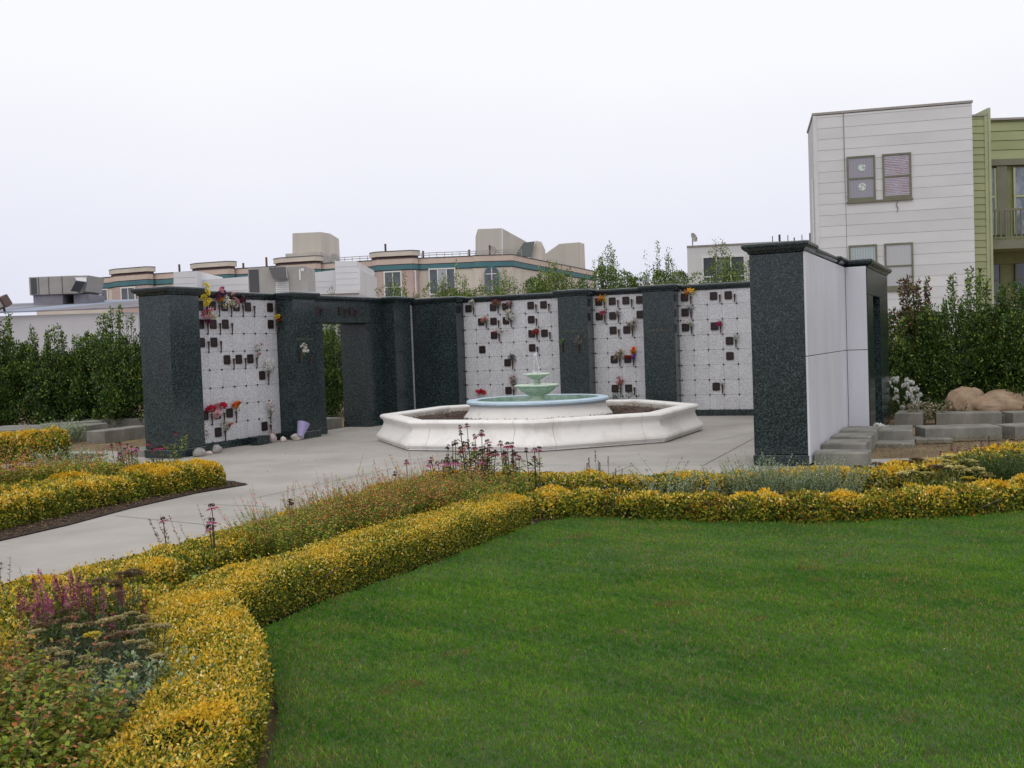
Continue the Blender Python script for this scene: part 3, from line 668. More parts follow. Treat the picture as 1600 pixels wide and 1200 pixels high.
# roof rail, posts, dishes
rl = MB(); pr_ = [fx(x, -.6) for x in range(520, 830, 12)]
for q in pr_: rl.box(q.x - .02, q.x + .02, q.y, q.y + .04, 8.5, 9.12)
for z in (8.95, 9.12): rl.tube([(q.x, q.y + .02, z) for q in pr_], .025, 4)
rl.build('roof_railing', M_HVAC, AP)
for px, py in ((602, 381), (661, 392), (733, 390), (765, 383), (416, 402), (380, 411), (280, 413)):
    Y = dep(px) + 1.0; q = at(px, py, Y=Y); MB().tube([(q.x, Y, 8.45), (q.x, Y, q.z)], .09, 6).build('roof_post', M_BRPOST, AP)
def dish(px, py, Y, r_, base_z, nm, lab, grp='satellite dishes on the far roofs'):
    q = at(px, py, Y=Y); t = thing(nm, lab, 'satellite dish', (q.x, Y, base_z), rad(20), grp)
    h = q.z - base_z
    MB().tube([(0, 0, 0), (0, 0, h)], r_ * .09, 6).build('mast', M_POLE, t)
    o_ = MB().lathe([(0, 0), (r_ * .5, r_ * .06), (r_ * .85, r_ * .2), (r_, r_ * .3), (r_ * .97, r_ * .33), (.0, r_ * .05)], 16).build('reflector', M_HVAC, t, True); o_.location = (0, -.05, h); o_.rotation_euler = (rad(70), 0, rad(25))
    MB().tube([(0, -.05, h - r_ * .8), (r_ * .3, -r_ * 1.1, h - r_ * .2)], r_ * .05, 5).ball((r_ * .3, -r_ * 1.1, h - r_ * .2), r_ * .14, 6).build('feed_arm', M_POLE, t)
dish(769, 393, 83.5, .45, 8.5, 'satellite_dish', 'dark satellite dish on the roof edge beside the beige stair tower')
dish(522, 406, 86.0, .5, 8.5, 'satellite_dish', 'satellite dish beside the square beige roof tower on the left')
# roof towers
tw = MB().prism([pp(746.5, 358, 90), pp(784.5, 356.5, 90), pp(784.5, 401, 90), pp(746.5, 401, 90)], (-.4, 6, 0)).build('roof_tower', M_BEIGE, AP)
q0, q1 = pp(785, 357, 90), pp(823, 378, 94)
MB().prism([q0, q1, pp(823, 402, 94), pp(785, 402, 90)], (0, 5, 0)).build('stair_enclosure', M_BEIGE, AP)
MB().prism([pp(818, 379, 88), pp(836, 377, 88), pp(830, 402, 88), pp(806, 398, 88)], (0, .4, 0)).build('shingle_slope', M_SLATE, AP)
MB().prism([pp(837, 376, 88.5), pp(846, 378, 88.5), pp(847, 470, 88.5), pp(829, 470, 88.5), pp(829, 402, 88.5)], (.6, 8, 0)).build('end_wall', M_CREAM, AP)
MB().prism([pp(847, 400, 100), pp(874, 381, 100), pp(905, 378.5, 100), pp(906, 426, 100), pp(847, 424, 100)], (.8, 6, 0)).build('roof_tower', M_BEIGE, AP)
MB().prism([pp(905, 378.5, 99.9), pp(913, 381, 103), pp(915, 432, 103), pp(906, 428, 99.9)], (.0, 4, 0)).build('roof_tower_side', M_CREAM, AP)
MB().prism([pp(457, 364.5, 96), pp(501, 362.5, 96), pp(501, 402, 96), pp(457, 402, 96)], (0, 5, 0)).build('roof_tower', M_BEIGE, AP)
MB().prism([pp(501, 362.5, 96), pp(516, 365, 99), pp(518, 408, 99), pp(501, 406, 96)], (0, 5, 0)).build('roof_tower_side', M_CREAM, AP)
MB().prism([pp(446, 396.5, 94), pp(500, 393, 94), pp(500, 412, 94), pp(446, 412, 94)], (0, 4, 0)).build('roof_tower_base', M_BEIGE, AP)
for x in (459, 476, 498): q = pp(x, 408, 92.5); t_ = MB().box(q.x - .1, q.x + .9, 92.5, 93.5, q.z - .6, q.z + .15 + (.3 if x > 490 else 0)).build('roof_vent_box', M_HVAC, AP); MB().box(q.x, q.x + .35, 92.44, 92.49, q.z - .3, q.z + .05).build('louvre', M_HVD, t_)

# --- white sided buildings in the middle distance
WB = thing('white_building', 'plain white flat-topped building standing in front of the peach apartments', 'building')
def sided(pts, Y, D, name, parent, step=.32):
    b_ = xprism(pts, Y, D).build(name, M_WHT, parent)
    ln = MB(); xs_ = [p[0] for p in pts]; x0, x1 = min(xs_), max(xs_); top = max(p[1] for p in pts[:2]); z = at(x0, top, Y=Y).z - step
    while z > at(x0, 470, Y=Y).z:
        a_, c_ = at(x0 + .5, 500, Y=Y).x, at(x1 - .5, 500, Y=Y).x; ln.box(a_, c_, Y - .012, Y + .01, z, z + .02); z -= step
    o_ = ln.build('siding_grooves', M_WALLW, parent); o_['kind'] = 'stuff'
sided([(271, 425), (307.5, 423.5), (309, 480), (272, 480)], 56, 5, 'wall', WB)
sided([(307.7, 438), (386, 432), (479, 427), (523, 422), (525, 480), (309, 480)], 57, 6, 'wall', WB)
sided([(523.2, 407.5), (557.5, 408), (558.5, 420), (562.5, 421), (563, 480), (525, 480)], 55.5, 7, 'wall', WB)

MW = thing('white_house', 'small white building with a wide white-framed window left of the big white house', 'house')
MB().prism([pp(*q_, 45) for q_ in [(1073.5, 385), (1271, 375.5), (1275, 520), (1076, 525)]], (1.5, 8, 0)).build('wall', M_WHT, MW)
MB().prism([pp(*q_, 44.95) for q_ in [(1073, 384), (1271.5, 374.5), (1271.5, 376), (1073, 386)]], (1.5, 8.1, 0)).build('parapet', M_HVAC, MW)
q0, q1 = at(1097, 438, Y=45), at(1165, 438, Y=45); zt = at(1097, 401, Y=45).z; zb = at(1097, 442, Y=45).z
wq = win(MW, (q0.x, 44.98), (q1.x, 44.98), zb, zt, 3, .22, .07, m_p=[M_WIN, mat('green_curtained_pane', (.12, .17, .15), (.20, .26, .22), 2, .2), M_WIN])
for px, py, r_ in ((1207, 369, .02), (1218, 366.5, .05), (1231, 367.5, .02), (1241, 371, .03), (1253, 367, .02), (1266, 364, .05), (1268, 369, .03)):
    q = at(px, py, Y=46); MB().tube([(q.x, 46, 5.4), (q.x, 46, q.z)], r_, 5).build('roof_pipe', M_POLE, MW)
dish(1082, 372, 45.5, .22, 5.6, 'satellite_dish', 'grey satellite dish on the corner of the small white building')
LB = thing('low_building', 'distant low pale roofline between the treetops and the small white building', 'building')
xprism([(1045, 436), (1076, 431.5), (1076, 480), (1045, 480)], 68, 8).build('wall', M_WALLW, LB); xprism([(960, 446), (1045, 440), (1045, 480), (960, 480)], 70, 8).build('wall', M_WHT, LB)
for px in (1055, 1064): q = at(px, 426, Y=69); MB().tube([(q.x, 69, q.z - .6), (q.x, 69, q.z)], .12, 8).lathe([(0, q.z + .1), (.2, q.z + .02), (.2, q.z - .06), (0, q.z - .05)], 8, c=(q.x, 69, 0)).build('roof_vent', M_HVAC, LB)
for px in (986, 992): q = at(px, 431, Y=71); MB().tube([(q.x, 71, q.z - .7), (q.x, 71, q.z)], .05, 5).build('roof_pipe', M_HVAC, LB)

# --- warehouse on the left
WH = thing('warehouse', 'low off-white warehouse with a pitched metal roof behind the left shrubs', 'warehouse')
xl, xr = -34.0, at(216, 500, Y=38).x; zl, zr = 3.45, 3.33
MB().prism([(xl, 38, -.3), (xr, 38, -.3), (xr, 38, zr), (xl, 38, zl)], (0, .3, 0)).build('wall', M_WALLW, WH)
MB().box(xr - .3, xr, 38.3, 52, -.3, 3.3).build('side_wall', M_WALLW, WH)
npan = 22
for k in range(npan):
    a_, c_ = xl + (xr + .1 - xl) * k / npan, xl + (xr + .1 - xl) * (k + 1) / npan
    px_ = 800 + FPX * (a_ + .3) / 43
    MB().prism([(a_ + .01, 37.8, 3.46), (c_ - .01, 37.8, 3.46), (c_ - .01, 50, 4.45), (a_ + .01, 50, 4.45)], (0, 0, .05)).build('roof_panel', M_SKYL if k in (14, 16, 17) else M_ROOFM, WH)
MB().box(xr + .02, at(563, 500, Y=39).x, 39, 52, -.3, 3.78).build('flat_annex', M_WALLW, WH)
MB().box(xr + .02, at(563, 500, Y=39).x, 38.9, 39.2, 3.785, 3.88).build('parapet', M_WHT, WH)
def hvac_left():
    Y = 45.0; a_ = at(47, 470, Y=Y).x; b_ = at(100, 470, Y=Y).x; c_ = at(135, 470, Y=Y).x; z0, z1 = at(60, 461, Y=Y).z, at(100, 431, Y=Y).z
    t = thing('rooftop_air_unit', 'beige rooftop air handling unit with an angled dark intake hood, on the warehouse roof', 'air conditioner', ((a_ + b_) / 2, Y, z0 - .45), 0, None)
    ox = (a_ + b_) / 2; L0, L1, L2 = a_ - ox, b_ - ox, c_ - ox; h = z1 - z0
    MB().bev(L0, L1 + .6, 0, 2.2, .45, .45 + h, .02).build('housing', M_HVAC, t)
    for x in (L0 + .0, ): MB().box(x + .08, x + .32, -.03, .0, .5, .40 + h).build('end_grille', M_HVD, t)
    for x in (L0 + .4, (L0 + L1) / 2 + .1, L1 - .05): MB().box(x, x + .02, -.02, .0, .47, .43 + h).build('panel_seam', M_HVD, t)
    MB().prism([(L1 + .6, .2, .45), (L2 - .1, .2, .55), (L2 + .05, .2, .45 + h), (L1 + .6, .2, .45 + h)], (0, 1.8, 0)).build('side_box', M_HVAC, t)
    lp = lambda x, y, Yq: pp(x, y, Yq) - Vector(t.location)
    MB().prism([lp(110, 455, 44.4), lp(125, 456, 44.4), lp(134.5, 440, 44.0), lp(119, 438, 44.0)], (0, .1, -.0)).build('intake_hood', M_HVD, t)
    MB().prism([lp(119, 438, 43.98), lp(134.5, 440, 43.98), lp(134.5, 433.5, 45.2), lp(117, 432.5, 45.2)], (0, .05, -.03)).build('hood_top', M_WALLW, t)
    MB().prism([lp(134.6, 440, 44.0), lp(134.6, 433.5, 45.2), lp(127, 456, 45.2), lp(125, 456, 44.4)], (.03, 0, 0)).build('hood_side', M_HVAC, t)
    MB().box(L0 + .1, L1 - .1, .1, 2.0, -.02, .44).build('curb', M_ROOFM, t); MB().box(L1 + .3, L2, .3, 2.0, -.02, .44).build('curb', M_ROOFM, t)
hvac_left()
def hvac_mid():
    Y = 41.0; q = lambda x, y: at(x, y, Y=Y); a_, b_ = q(388, 440).x, q(478, 440).x; ox = (a_ + b_) / 2; z0 = 3.79; z1 = q(430, 417).z; w2 = (b_ - a_) / 2
    t = thing('rooftop_air_unit', 'tan rooftop air unit with a tilted hood above white louvres, behind the left wall', 'air conditioner', (ox, Y, z0), rad(0), None)
    h = z1 - z0
    MB().bev(-w2, w2, 0, 2.0, .06, h, .015).build('housing', M_HVAC, t)
    MB().box(-w2 + .04, -w2 + .42, -.02, .0, .1, h - .08).build('dark_panel', M_HVD, t)
    hx0, hx1 = -w2 + (705 - 540) / 450 * 2 * w2, -w2 + (855 - 540) / 450 * 2 * w2
    MB().prism([(hx0, -.02, h - .03), (hx1 - .1, -.02, h - .03), (hx1 + .02, -.4, h - .5), (hx0 + .25, -.4, h - .5)], (0, .05, .04)).build('intake_hood', M_HVD, t)
    MB().prism([(hx1 - .1, .0, h - .03), (hx1 + .02, -.38, h - .47), (hx1 - .05, .0, h - .5)], (.03, 0, 0)).build('hood_side', M_HVAC, t)
    for k in range(7):
        z = .14 + k * .075; MB().prism([(hx0 + .25, -.06, z), (hx1, -.06, z), (hx1, -.005, z + .05), (hx0 + .25, -.005, z + .05)], (0, .0, .02)).build('louvre', M_WFR, t)
    MB().box(w2 - .25, w2 - .2, -.015, 0, h - .55, h - .12).build('handle', M_WFR, t); MB().box(w2 - .17, w2 - .06, -.012, 0, h - .2, h - .1).build('rating_plate', M_WFR, t)
    MB().box(-w2, w2, .1, 1.9, .0, .055).build('curb', M_HVD, t)
hvac_mid()
fl = thing('floodlight', 'brown box floodlight tilted down on the edge of the warehouse roof', 'floodlight', (at(8, 488, Y=37.9).x, 37.9, 3.47), rad(-25))
o_ = MB().bev(-.30, .30, -.22, .12, -.2, .22, .03).build('lamp_head', mat('brown_lamp_housing', (.10, .06, .055), rough=.5), fl); o_.location = (0, -.1, .38); o_.rotation_euler = (rad(25), rad(-12), 0)
g_ = MB().box(-.2, .2, -.235, -.222, -.13, .14).build('lens', M_WINB, o_)
MB().tube([(0, 0, 0), (0, -.05, .22)], .04, 6).build('bracket', M_POLE, fl)

# --- big white house with boards
WHS = thing('white_house', 'tall white clapboard house with two rows of olive-framed sash windows on the right', 'house')
P0 = Vector((9.98, 33.5)); P1 = Vector((14.60, 32.45)); U = (P1 - P0); LW_ = U.length; ang = math.atan2(U.y, U.x)
HT = Matrix.Translation((P0.x, P0.y, 0)) @ Matrix.Rotation(ang, 4, 'Z')
WHS.matrix_world = HT
ZR = 8.62
MB().box(0, LW_, .06, 3, -.3, ZR - .02).build('wall_core', M_WALLW, WHS)
MB().box(-.04, LW_ + .03, -.03, 3, ZR, ZR + .07).build('roof_coping', M_HVAC, WHS)
wx = [(.98, 1.84), (2.06, 2.92)]; wz = [(5.80, 7.22), (2.95, 4.40)]
z = .2; bh = .347
while z < ZR - .02:
    z1 = min(z + bh - .005, ZR - .02); segs = [(0.10, .92), (.935, LW_)]
    for (c, d_) in wz:
        if z1 > c + .06 and z < d_ - .06:
            pass
    for a_, b_2 in segs: MB().prism([(a_, -.011, z), (b_2, -.011, z), (b_2, -.004, z1), (a_, -.004, z1)], (0, .05, 0)).build('siding_board', M_WHT2, WHS)
    z += bh
MB().box(-.02, .098, -.03, .05, -.2, ZR - .02).build('corner_board', M_WHT2, WHS)
def curtain_mat(kind):
    m, t, p = nodes(kind); co = N(t, 'ShaderNodeTexCoord')
    if kind == 'zigzag_curtain':
        wv = N(t, 'ShaderNodeTexWave', Scale=6, Distortion=3.5); wv.bands_direction = 'Z'; wv.inputs['Detail Scale'].default_value = 2.5; t.links.new(co.outputs['Object'], wv.inputs['Vector'])
        r_ = ramp(t, [(.4, (.50, .47, .54)), (.6, (.20, .17, .22))]); t.links.new(wv.outputs['Fac'], r_.inputs[0])
        n_ = N(t, 'ShaderNodeTexNoise', Scale=3); t.links.new(co.outputs['Object'], n_.inputs['Vector'])
        r2 = ramp(t, [(.45, (1, 1, 1)), (.62, (.97, .84, .86))]); t.links.new(n_.outputs[0], r2.inputs[0])
        mm = N(t, 'ShaderNodeMix'); mm.data_type = 'RGBA'; mm.blend_type = 'MULTIPLY'; mm.inputs[0].default_value = 1
        t.links.new(r_.outputs[0], mm.inputs[6]); t.links.new(r2.outputs[0], mm.inputs[7]); t.links.new(mm.outputs[2], p.inputs['Base Color'])
    else:
        wv = N(t, 'ShaderNodeTexWave', Scale=4, Distortion=2); t.links.new(co.outputs['Object'], wv.inputs['Vector'])
        a_, b_2 = {'grey_sheer_curtain': ((.26, .25, .31), (.30, .29, .35)), 'pale_drape': ((.30, .36, .38), (.42, .48, .50)), 'plain_blind': ((.42, .43, .45), (.46, .47, .49))}[kind]
        r_ = ramp(t, [(.3, a_), (.7, b_2)]); t.links.new(wv.outputs['Fac'], r_.inputs[0]); t.links.new(r_.outputs[0], p.inputs['Base Color'])
    p.inputs['Roughness'].default_value = .3; p.inputs['Coat Weight'].default_value = .6; p.inputs['Coat Roughness'].default_value = .03
    return m
CM = [curtain_mat(k) for k in ('grey_sheer_curtain', 'zigzag_curtain', 'pale_drape', 'plain_blind')]
M_ORN = mat('white_green_ornament', (.30, .38, .36), (.62, .68, .66), 14, .5, lo=.45, hi=.5)
for j, (c, d_) in enumerate(wz):
    for i, (a_, b_2) in enumerate(wx):
        f = MB(); fr = .055
        f.box(a_, a_ + fr, -.07, .05, c, d_).box(b_2 - fr, b_2, -.07, .05, c, d_).box(a_ + fr, b_2 - fr, -.07, .05, d_ - fr, d_).box(a_ + fr, b_2 - fr, -.07, .05, c, c + .10)
        wnd = f.build('window', M_OLIVE, WHS)
        mid = (c + d_) / 2; MB().box(a_ + fr, b_2 - fr, -.056, .03, mid - .025, mid + .025).build('meeting_rail', M_OLIVE, wnd)
        MB().box(a_ + fr, b_2 - fr, -.034, -.024, c + .10, mid - .025).build('pane', CM[j * 2 + i], wnd); MB().box(a_ + fr, b_2 - fr, -.042, -.026, mid + .025, d_ - fr).build('pane', CM[j * 2 + i], wnd)
        if i == 0 and j == 0:
            for zz, yy in ((mid + .34, -.052), (mid - .27, -.044)):
                MB().prism([(a_ + .46 + .12 * math.cos(t_), yy, zz + .12 * math.sin(t_)) for t_ in [k * math.pi / 9 for k in range(18)]], (0, .006, 0)).build('ornament', M_ORN, wnd)
    MB().box(wx[0][0] - .03, wx[1][1] + .03, -.075, .03, c - .06, c - .002).build('sill', M_OLIVE, WHS)
MB().tube([(.90, -.04, ZR), (.92, -.045, 6.0), (1.02, -.04, 5.8)], .007, 5).build('hanging_cable', M_HVAC, WHS)
MB().tube([(2.5, -.05, 5.72), (2.44, -.05, 5.6), (2.50, -.05, 5.5), (2.47, -.05, 5.38)], .012, 5).build('loose_cable', M_POLE, WHS)
MB().tube([(-.07, .1, 6.6), (-.07, .1, 0)], .04, 6).build('downpipe', M_WHT, WHS)

# --- green house at the right edge
GH = thing('green_house', 'light green clapboard house with a balcony at the right edge of the photo', 'house')
ga = at(1520, 300, Y=33.6).x; gb = at(1546, 300, Y=33.6).x; GZ = 8.42
GH.location = (ga, 33.6, 0)
wv = gb - ga
MB().box(.0, wv, .06, 8, -.3, GZ).build('wall_core', M_OLV2, GH)
z = .1
while z < GZ - .02:
    MB().prism([(.0, -.022, z), (wv - .14, -.022, z), (wv - .14, -.004, min(z + .217, GZ)), (.0, -.004, min(z + .217, GZ))], (0, .05, 0)).build('siding_board', M_GRN, GH); z += .229
MB().box(wv - .14, wv - .03, -.04, .05, -.2, GZ).build('corner_board', M_GRN2, GH); MB().box(wv - .028, wv + .05, -.07, 2.6, -.2, GZ + .25).build('party_fin', M_GRN2, GH)
MB().box(-.02, wv - .03, -.05, 8, GZ + .002, GZ + .06).build('coping', M_HVAC, GH)
# recessed balcony front
Y2 = 1.7; W2 = 5.2; z2t = 8.6
MB().box(wv + .05, wv + W2, Y2 + .06, 8, -.3, z2t).build('wall_core', M_OLV2, GH); MB().box(wv + .05, wv + W2, Y2 - .1, 8, z2t + .002, z2t + .07).build('coping', M_HVAC, GH)
z = 7.30
while z < z2t - .02: MB().prism([(wv + .055, Y2 - .022, z), (wv + W2, Y2 - .022, z), (wv + W2, Y2 - .004, min(z + .30, z2t)), (wv + .055, Y2 - .004, min(z + .30, z2t))], (0, .05, 0)).build('siding_board', M_GRN, GH); z += .315
MB().box(wv + .055, wv + W2, Y2 - .10, Y2 + .05, 7.08, 7.29).build('head_trim', M_OLIVE, GH)
M_DRAPE = mat('blue_grey_lace_pane', (.10, .12, .16), (.28, .32, .38), 3.2, .15, 4)
for x0 in (.12, 1.6, 3.0):
    d_ = MB().box(wv + x0 + .9, wv + x0 + 1.25, Y2 - .06, Y2 + .05, 4.75, 7.07).build('door_frame', M_OLIVE, GH)
    w_ = MB().box(wv + x0, wv + x0 + .9, Y2 - .0, Y2 + .04, 4.75, 7.0).build('door', M_DRAPE, GH); MB().box(wv + x0, wv + x0 + .9, Y2 - .03, Y2 - .002, 6.0, 6.07).box(wv + x0, wv + x0 + .07, Y2 - .032, Y2 - .002, 4.75, 7).box(wv + x0 + .83, wv + x0 + .9, Y2 - .032, Y2 - .002, 4.75, 7).build('stile', M_GRN2, w_)
    w_ = MB().box(wv + x0, wv + x0 + 1.0, Y2, Y2 + .04, 1.0, 3.75).build('window', M_WIN, GH)
    for k in range(1, 5): MB().box(wv + x0, wv + x0 + 1.0, Y2 - .03, Y2 - .002, 1.0 + k * .55, 1.04 + k * .55).build('glazing_bar', M_OLIVE, w_)
    for k in (0, .48, .96): MB().box(wv + x0 + k, wv + x0 + k + .04, Y2 - .032, Y2 - .002, 1.0, 3.75).build('glazing_bar', M_OLIVE, w_)
zt = 4.42
bal = MB().box(wv + .055, wv + W2, .25, Y2 - .11, zt - .25, zt).build('balcony', M_GRN, GH)
MB().box(wv + .055, wv + W2, .18, .26, zt - .26, zt + .02).build('fascia', M_OLIVE, bal)
MB().box(wv + .055, wv + W2, .27, .33, zt + .98, zt + 1.05).build('handrail', M_OLIVE, bal); MB().box(wv + .055, wv + W2, .27, .33, zt + .08, zt + .13).build('bottom_rail', M_OLIVE, bal)
x = wv + .12; bme = MB().box(0, .04, .28, .32, zt + .132, zt + .978).mesh('baluster', M_OLIVE)
while x < wv + W2: link('baluster', bme, bal, (x, 0, 0)); x += .17
MB().box(wv + .055, wv + W2, Y2 - .04, Y2 + .05, 3.76, 4.16).build('lower_head_trim', M_OLV2, GH)

# ------------------------------------------------------------------ shrubs and trees
def shrub(label, x, y, h, rx, seed, n=9000, shoots=46, light=0.0, leaf=.05, red=0, zb=.05, grp=None, tips=6, name='tree', cat='tree', bd=.84):
    r = np.random.default_rng(seed); t = thing(name, label, cat, (x, y, -.02), 0, grp)
    body = h * bd; ry = rx * .85
    # limbs: a fan of upright branches from a short trunk
    mb = MB(); mb.tube([(0, 0, 0), (.02, .01, h * .22)], [.05, .04], 6); tipsL = []
    ns = shoots
    az = r.uniform(0, 6.28, ns); rr = np.sqrt(r.random(ns)) ; topz = body * (1 - .42 * rr ** 2.0) * (1 + r.normal(0, .045, ns))
    topz[:tips] = h * r.uniform(.90, 1.0, tips) if tips else topz[:0]; rr[:tips] *= .55
    if tips: topz[0] = h
    for i in range(ns):
        ex, ey = rx * rr[i] * math.cos(az[i]), ry * rr[i] * math.sin(az[i])
        z0_ = h * (.05 + .16 * r.random())
        if i % 2 == 0 or i < tips: mb.tube([(ex * .12, ey * .12, z0_), (ex * .75, ey * .75, topz[i] * .55), (ex, ey, topz[i] * .985)], [.016, .010, .0035], 4, False)
    mb.build('trunk', M_BARK, t)
    # leaves along the shoots (upper parts) + side clumps down to the ground
    n = int(n * 1.35); k = n; si = r.integers(0, ns, k); u = r.random(k) ** .75
    u = np.where(si < tips, r.random(k) ** .9, u)
    ex = rx * rr[si] * np.cos(az[si]); ey = ry * rr[si] * np.sin(az[si]); zt_ = topz[si]
    zz = zb + (zt_ - zb) * u; f = np.minimum(1, .25 + 1.0 * u)
    spread = np.where(si < tips, .05 + .22 * (1 - u), .07 + .20 * (1 - u ** 1.5)) * (.6 + rx * .6)
    wob = lump(np.stack([ex, ey, zz], 1) + seed, 4.5, seed + 1)
    off = unit(r.normal(size=(k, 3))) * (spread * (.7 + .5 * wob))[:, None] * r.random((k, 1)) ** .4
    P = np.stack([ex * f, ey * f, zz], 1) + off; P[:, 2] = np.maximum(P[:, 2], .04)
    nd = int(k * .62)  # flank leaves: hang on clumps on the outer envelope down to the ground
    a2 = r.uniform(0, 6.28, nd); cz = r.random(nd) ** .9 * body * .92; ci = r.integers(0, 70, nd); ca = r.uniform(0, 6.28, 70)[ci]; ccz = (r.random(70) * body * .85)[ci]
    er = (1.02 - .45 * np.clip(ccz / body, 0, 1) ** 2.4)
    Cc = np.stack([rx * er * np.cos(ca), ry * er * np.sin(ca), ccz + .05], 1) * 1.0; cr_ = (.16 + .14 * r.random(70))[ci] * (.7 + rx * .35)
    dirc = unit(r.normal(size=(nd, 3)) + np.stack([np.cos(ca), np.sin(ca), .5 * np.ones(nd)], 1) * .7)
    Q = Cc * np.array([.92, .92, 1]) + dirc * (cr_ * (.75 + .3 * r.random(nd)))[:, None]; Q[:, 2] = np.maximum(Q[:, 2], .03)
    Pall = np.concatenate([P, Q]); out = np.concatenate([off, dirc]); kk = len(Pall)
    A = unit(out) * .7 + np.array([0, 0, .75]) + r.normal(0, .45, (kk, 3)); Nn = r.normal(size=(kk, 3)) * .6 + unit(Pall * np.array([1, 1, .0]) + 1e-4) + [0, 0, .6]
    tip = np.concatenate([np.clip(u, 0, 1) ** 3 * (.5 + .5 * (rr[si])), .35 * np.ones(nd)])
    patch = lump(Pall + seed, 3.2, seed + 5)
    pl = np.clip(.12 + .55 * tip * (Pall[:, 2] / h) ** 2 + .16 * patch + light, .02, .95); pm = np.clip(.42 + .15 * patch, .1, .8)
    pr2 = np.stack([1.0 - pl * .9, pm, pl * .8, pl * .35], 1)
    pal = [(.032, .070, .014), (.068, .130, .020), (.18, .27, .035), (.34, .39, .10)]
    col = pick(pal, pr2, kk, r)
    if red: m_ = r.random(kk) < red * np.clip(Pall[:, 2] / h * 1.6 - .5, 0, 1); col[m_] = np.array([.16, .07, .05]) * r.uniform(.6, 1.3, (m_.sum(), 1))
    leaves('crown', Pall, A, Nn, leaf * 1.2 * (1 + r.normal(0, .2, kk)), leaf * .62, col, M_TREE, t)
    return t
GL = 'shrubby trees behind the left wing'; GB = 'young trees behind the columbarium'; GR = 'shrubs at the right behind the curbs'
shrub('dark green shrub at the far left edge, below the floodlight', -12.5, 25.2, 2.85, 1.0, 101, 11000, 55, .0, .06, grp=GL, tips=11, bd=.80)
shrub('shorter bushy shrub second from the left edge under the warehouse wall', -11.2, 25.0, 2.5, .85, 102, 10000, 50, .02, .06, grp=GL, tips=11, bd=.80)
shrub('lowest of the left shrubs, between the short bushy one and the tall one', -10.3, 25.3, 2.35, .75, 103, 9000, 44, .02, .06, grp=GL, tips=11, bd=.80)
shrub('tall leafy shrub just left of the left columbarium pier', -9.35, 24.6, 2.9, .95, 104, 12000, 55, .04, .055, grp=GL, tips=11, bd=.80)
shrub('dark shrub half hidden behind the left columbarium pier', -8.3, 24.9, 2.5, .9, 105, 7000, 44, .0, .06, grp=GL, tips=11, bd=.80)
for i, (x, y, h, rx, lab) in enumerate([(-13.9, 25.6, 2.5, 1.0, 'shrub cut off by the left edge of the photo'), ]):
    shrub(lab, x, y, h, rx, 120 + i, 7000, 44, grp=GL)
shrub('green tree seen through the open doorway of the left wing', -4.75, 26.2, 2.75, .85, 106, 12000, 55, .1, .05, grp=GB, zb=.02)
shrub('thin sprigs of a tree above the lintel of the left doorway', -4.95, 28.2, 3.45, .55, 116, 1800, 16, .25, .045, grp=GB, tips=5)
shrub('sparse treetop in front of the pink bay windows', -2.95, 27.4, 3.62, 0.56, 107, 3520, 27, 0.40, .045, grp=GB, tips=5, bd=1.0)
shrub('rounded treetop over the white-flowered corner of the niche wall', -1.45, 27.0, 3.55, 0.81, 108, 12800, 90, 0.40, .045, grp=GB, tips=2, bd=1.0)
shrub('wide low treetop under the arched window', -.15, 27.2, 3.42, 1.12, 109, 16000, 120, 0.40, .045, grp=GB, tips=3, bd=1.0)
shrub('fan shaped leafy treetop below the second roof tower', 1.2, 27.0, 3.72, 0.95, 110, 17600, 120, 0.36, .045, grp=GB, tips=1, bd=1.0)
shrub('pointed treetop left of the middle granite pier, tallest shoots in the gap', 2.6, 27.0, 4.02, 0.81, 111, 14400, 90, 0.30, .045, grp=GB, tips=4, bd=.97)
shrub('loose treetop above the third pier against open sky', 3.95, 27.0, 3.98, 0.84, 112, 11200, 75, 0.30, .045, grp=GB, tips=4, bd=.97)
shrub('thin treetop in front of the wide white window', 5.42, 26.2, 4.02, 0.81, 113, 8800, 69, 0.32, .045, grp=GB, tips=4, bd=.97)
shrub('low green shrub against the outer doorway of the right wing', 7.75, 20.7, 1.95, .7, 130, 8000, 44, .08, .05, grp=GR, tips=5, bd=.80)
shrub('reddish-tipped shrub with bare upper twigs right of the right wing', 8.2, 21.0, 2.70, .55, 131, 5500, 26, .05, .06, .6, grp=GR, tips=11, bd=.80)
shrub('tall pointed green shrub in front of the white house', 8.85, 20.2, 2.80, .85, 132, 13000, 60, .08, .05, grp=GR, tips=11, bd=.80)
shrub('bushy dark shrub behind the burlap sacks', 9.75, 20.0, 2.45, .8, 133, 12000, 55, .04, .05, grp=GR, tips=11, bd=.80)
shrub('tall shrub at the right edge in front of the green house', 10.05, 19.2, 3.25, .95, 134, 14000, 60, .05, .05, grp=GR, tips=11, bd=.80)
shrub('low dark shrub filling the foot of the right shrub row', 8.55, 20.1, 1.35, .8, 135, 9000, 40, .02, .045, grp=GR, tips=0)
shrub('low leafy shrub near the sacks, right end of the row', 9.9, 20.1, 1.2, .8, 136, 8000, 40, .02, .045, grp=GR, tips=0)
shrub('shrub beyond the right edge of the photo', 11.3, 19.8, 2.6, .9, 137, 6000, 44, grp=GR, tips=11, bd=.80)
shrub('dark low growth behind the left curbs', -7.2, 25.6, 1.4, .9, 139, 4500, 30, grp=GL, tips=0)

